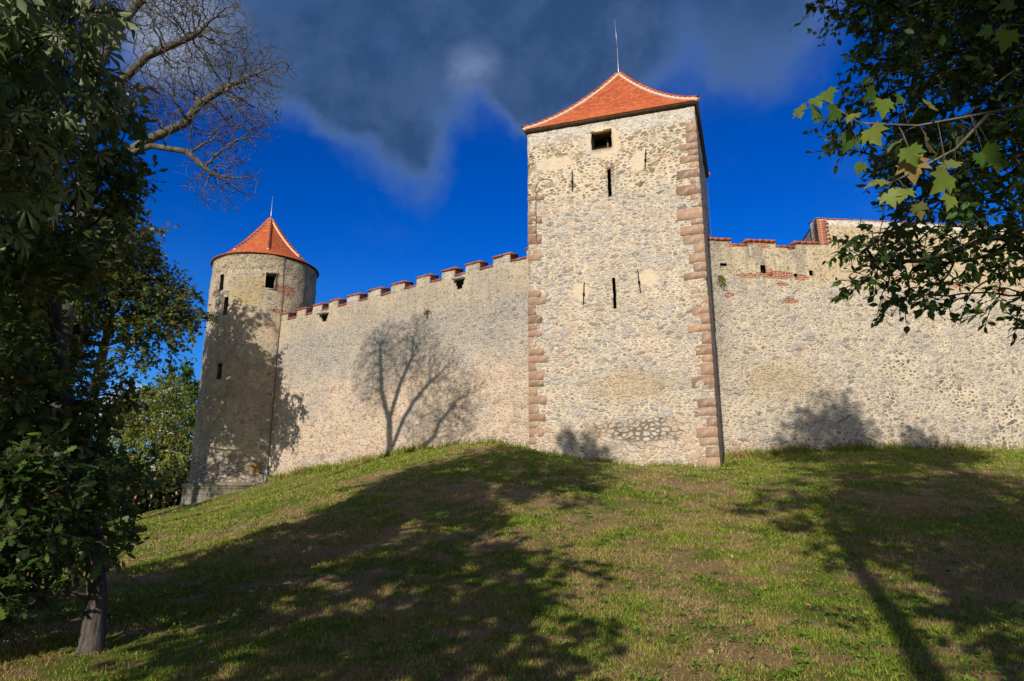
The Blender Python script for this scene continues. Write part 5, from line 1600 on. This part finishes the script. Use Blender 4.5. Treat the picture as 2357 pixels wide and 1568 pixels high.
# ------------------------------------------------------------------ the group of people by the thicket
def cloth(name, col):
    return mat_simple(name, col, .9, 30, .2, .2)
SKIN = mat_simple('skin', (.42, .24, .16), .6, 20, .08, .05)
def skin_obj(name, joints, edges, mat, parent, sub=2):
    import bmesh
    bm = bmesh.new(); lay = bm.verts.layers.skin.verify()
    vs = []
    for i, (p, rad) in enumerate(joints):
        v = bm.verts.new(p); v[lay].radius = rad if hasattr(rad, '__len__') else (rad, rad); v[lay].use_root = (i == 0); vs.append(v)
    for a, b in edges: bm.edges.new((vs[a], vs[b]))
    me = bpy.data.meshes.new(name); bm.to_mesh(me); bm.free()
    o = link(name, me, mat, parent)
    o.modifiers.new('skin', 'SKIN').use_smooth_shade = True
    o.modifiers.new('smooth', 'SUBSURF').levels = sub; o.modifiers['smooth'].render_levels = sub
    return o
def person(x, y, face, label, coat, trous, hair, arms, h=1.74, long_coat=False, lean=0.0):
    z = float(gz(x, y))
    T = thing('person', label, 'person', (x, y, z), 'people in dark clothes standing by the thicket')
    T.rotation_euler = (0, 0, face); k = h / 1.75; T.scale = (k, k, k)
    # joints: local -y is forward
    J = [((0, 0, .95), (.13, .10)), ((0, .01, 1.15), (.125, .095)), ((0, -lean, 1.36), (.15, .10)), ((0, -lean, 1.49), (.055, .055)), ((0, -.01 - lean, 1.57), (.07, .085)), ((0, -.02 - lean, 1.69), (.072, .085)),
         ((.10, 0, .90), (.085, .09)), ((.11, -.02, .50), (.06, .065)), ((.12, .02, .09), (.04, .045)), ((.13, -.13, .035), (.035, .03)),
         ((-.10, 0, .90), (.085, .09)), ((-.11, .0, .50), (.06, .065)), ((-.13, .04, .09), (.04, .045)), ((-.14, -.11, .035), (.035, .03)),
         ((.19, -lean, 1.40), (.055, .055)), (arms[0], (.043, .043)), (arms[1], (.030, .030)), ((-.19, -lean, 1.40), (.055, .055)), (arms[2], (.043, .043)), (arms[3], (.030, .030))]
    E = [(0, 1), (1, 2), (2, 3), (3, 4), (4, 5), (0, 6), (6, 7), (7, 8), (8, 9), (0, 10), (10, 11), (11, 12), (12, 13), (2, 14), (14, 15), (15, 16), (2, 17), (17, 18), (18, 19)]
    for s_, el, wr in ((1, arms[0], arms[1]), (-1, arms[2], arms[3])):     # hands with fingers
        w = np.array(wr); d = w - np.array(el); d /= np.linalg.norm(d)
        b = len(J); palm = w + d * .07
        J.append((tuple(palm), (.030, .018))); E.append((16 if s_ == 1 else 19, b))
        side = np.cross(d, [0, 1, 0]); side /= np.linalg.norm(side) + 1e-6
        for q, L in zip((-.026, -.009, .009, .026), (.065, .08, .085, .075)):
            J.append((tuple(palm + d * .03 + side * q), (.010, .010))); E.append((b, len(J) - 1))
            J.append((tuple(palm + d * L + side * q * 1.2 + np.array([0, -.012, 0])), (.008, .008))); E.append((len(J) - 2, len(J) - 1))
        J.append((tuple(w + d * .05 + side * -.055 + np.array([0, -.02, 0])), (.010, .010))); E.append((b, len(J) - 1))
    # nose and ears
    for p, rr in (((0, -.115 - lean, 1.63), .014), ((.078, 0 - lean, 1.64), .016), ((-.078, 0 - lean, 1.64), .016)):
        J.append((p, (rr, rr))); E.append((4, len(J) - 1))
    skin_obj('body', J, E, SKIN, T, 1)
    lo = .52 if long_coat else .86
    JC = [((0, 0, .98), (.165, .125)), ((0, .01, 1.16), (.16, .12)), ((0, -lean, 1.38), (.185, .125)), ((0, -lean, 1.47), (.085, .08)), ((.0, 0, lo), (.20, .15)),
          ((.20, -lean, 1.40), (.075, .075)), (arms[0], (.062, .062)), (tuple(np.array(arms[1]) * .97 + np.array(arms[0]) * .03), (.045, .045)), ((-.20, -lean, 1.40), (.075, .075)), (arms[2], (.062, .062)), (tuple(np.array(arms[3]) * .97 + np.array(arms[2]) * .03), (.045, .045))]
    skin_obj('coat', JC, [(0, 1), (1, 2), (2, 3), (0, 4), (2, 5), (5, 6), (6, 7), (2, 8), (8, 9), (9, 10)], cloth('coat_cloth', coat), T, 1)
    JT = [((0, 0, .95), (.15, .12)), ((.10, 0, .88), (.10, .105)), ((.11, -.02, .50), (.075, .08)), ((.12, .02, .12), (.06, .065)), ((-.10, 0, .88), (.10, .105)), ((-.11, 0, .50), (.075, .08)), ((-.13, .04, .12), (.06, .065))]
    skin_obj('trousers', JT, [(0, 1), (1, 2), (2, 3), (0, 4), (4, 5), (5, 6)], cloth('trouser_cloth', trous), T, 1)
    JH = [((0, .025 - lean, 1.72), (.085, .085)), ((0, .055 - lean, 1.62), (.08, .055)), ((0, .045 - lean, 1.50), (.06, .04))]
    skin_obj('hair', JH, [(0, 1), (1, 2)], cloth('hair', hair), T, 1)
DN = [(.25, .02, 1.13), (.26, -.05, .88), (-.25, .02, 1.13), (-.26, -.05, .88)]
UP = [(.24, -.10, 1.16), (.10, -.24, 1.32), (-.25, .02, 1.13), (-.26, -.05, .88)]
FR = [(.24, -.04, 1.14), (.08, -.26, 1.08), (-.24, -.04, 1.14), (-.08, -.26, 1.06)]
person(-26.35, 55, R(-80), 'person in a black jacket with a raised hand, nearest the round tower', (.006, .006, .007), (.008, .008, .010), (.02, .013, .01), UP, 1.80)
person(-27.5, 55.5, R(150), 'person in a long dark maroon coat with hands held in front', (.022, .008, .008), (.01, .009, .009), (.025, .015, .01), FR, 1.68, True)
person(-28.3, 55, R(-60), 'person in a black coat standing between the maroon and the brown coat', (.007, .008, .011), (.008, .008, .010), (.03, .02, .012), DN, 1.72)
person(-29.3, 54.5, R(100), 'person in a dark brown coat with both hands together', (.020, .012, .007), (.01, .009, .008), (.05, .03, .015), FR, 1.68, True)
person(-30.1, 54.6, R(20), 'person in a grey-blue jacket and dark trousers at the oak end of the group', (.05, .065, .075), (.010, .010, .014), (.04, .022, .012), DN, 1.75)
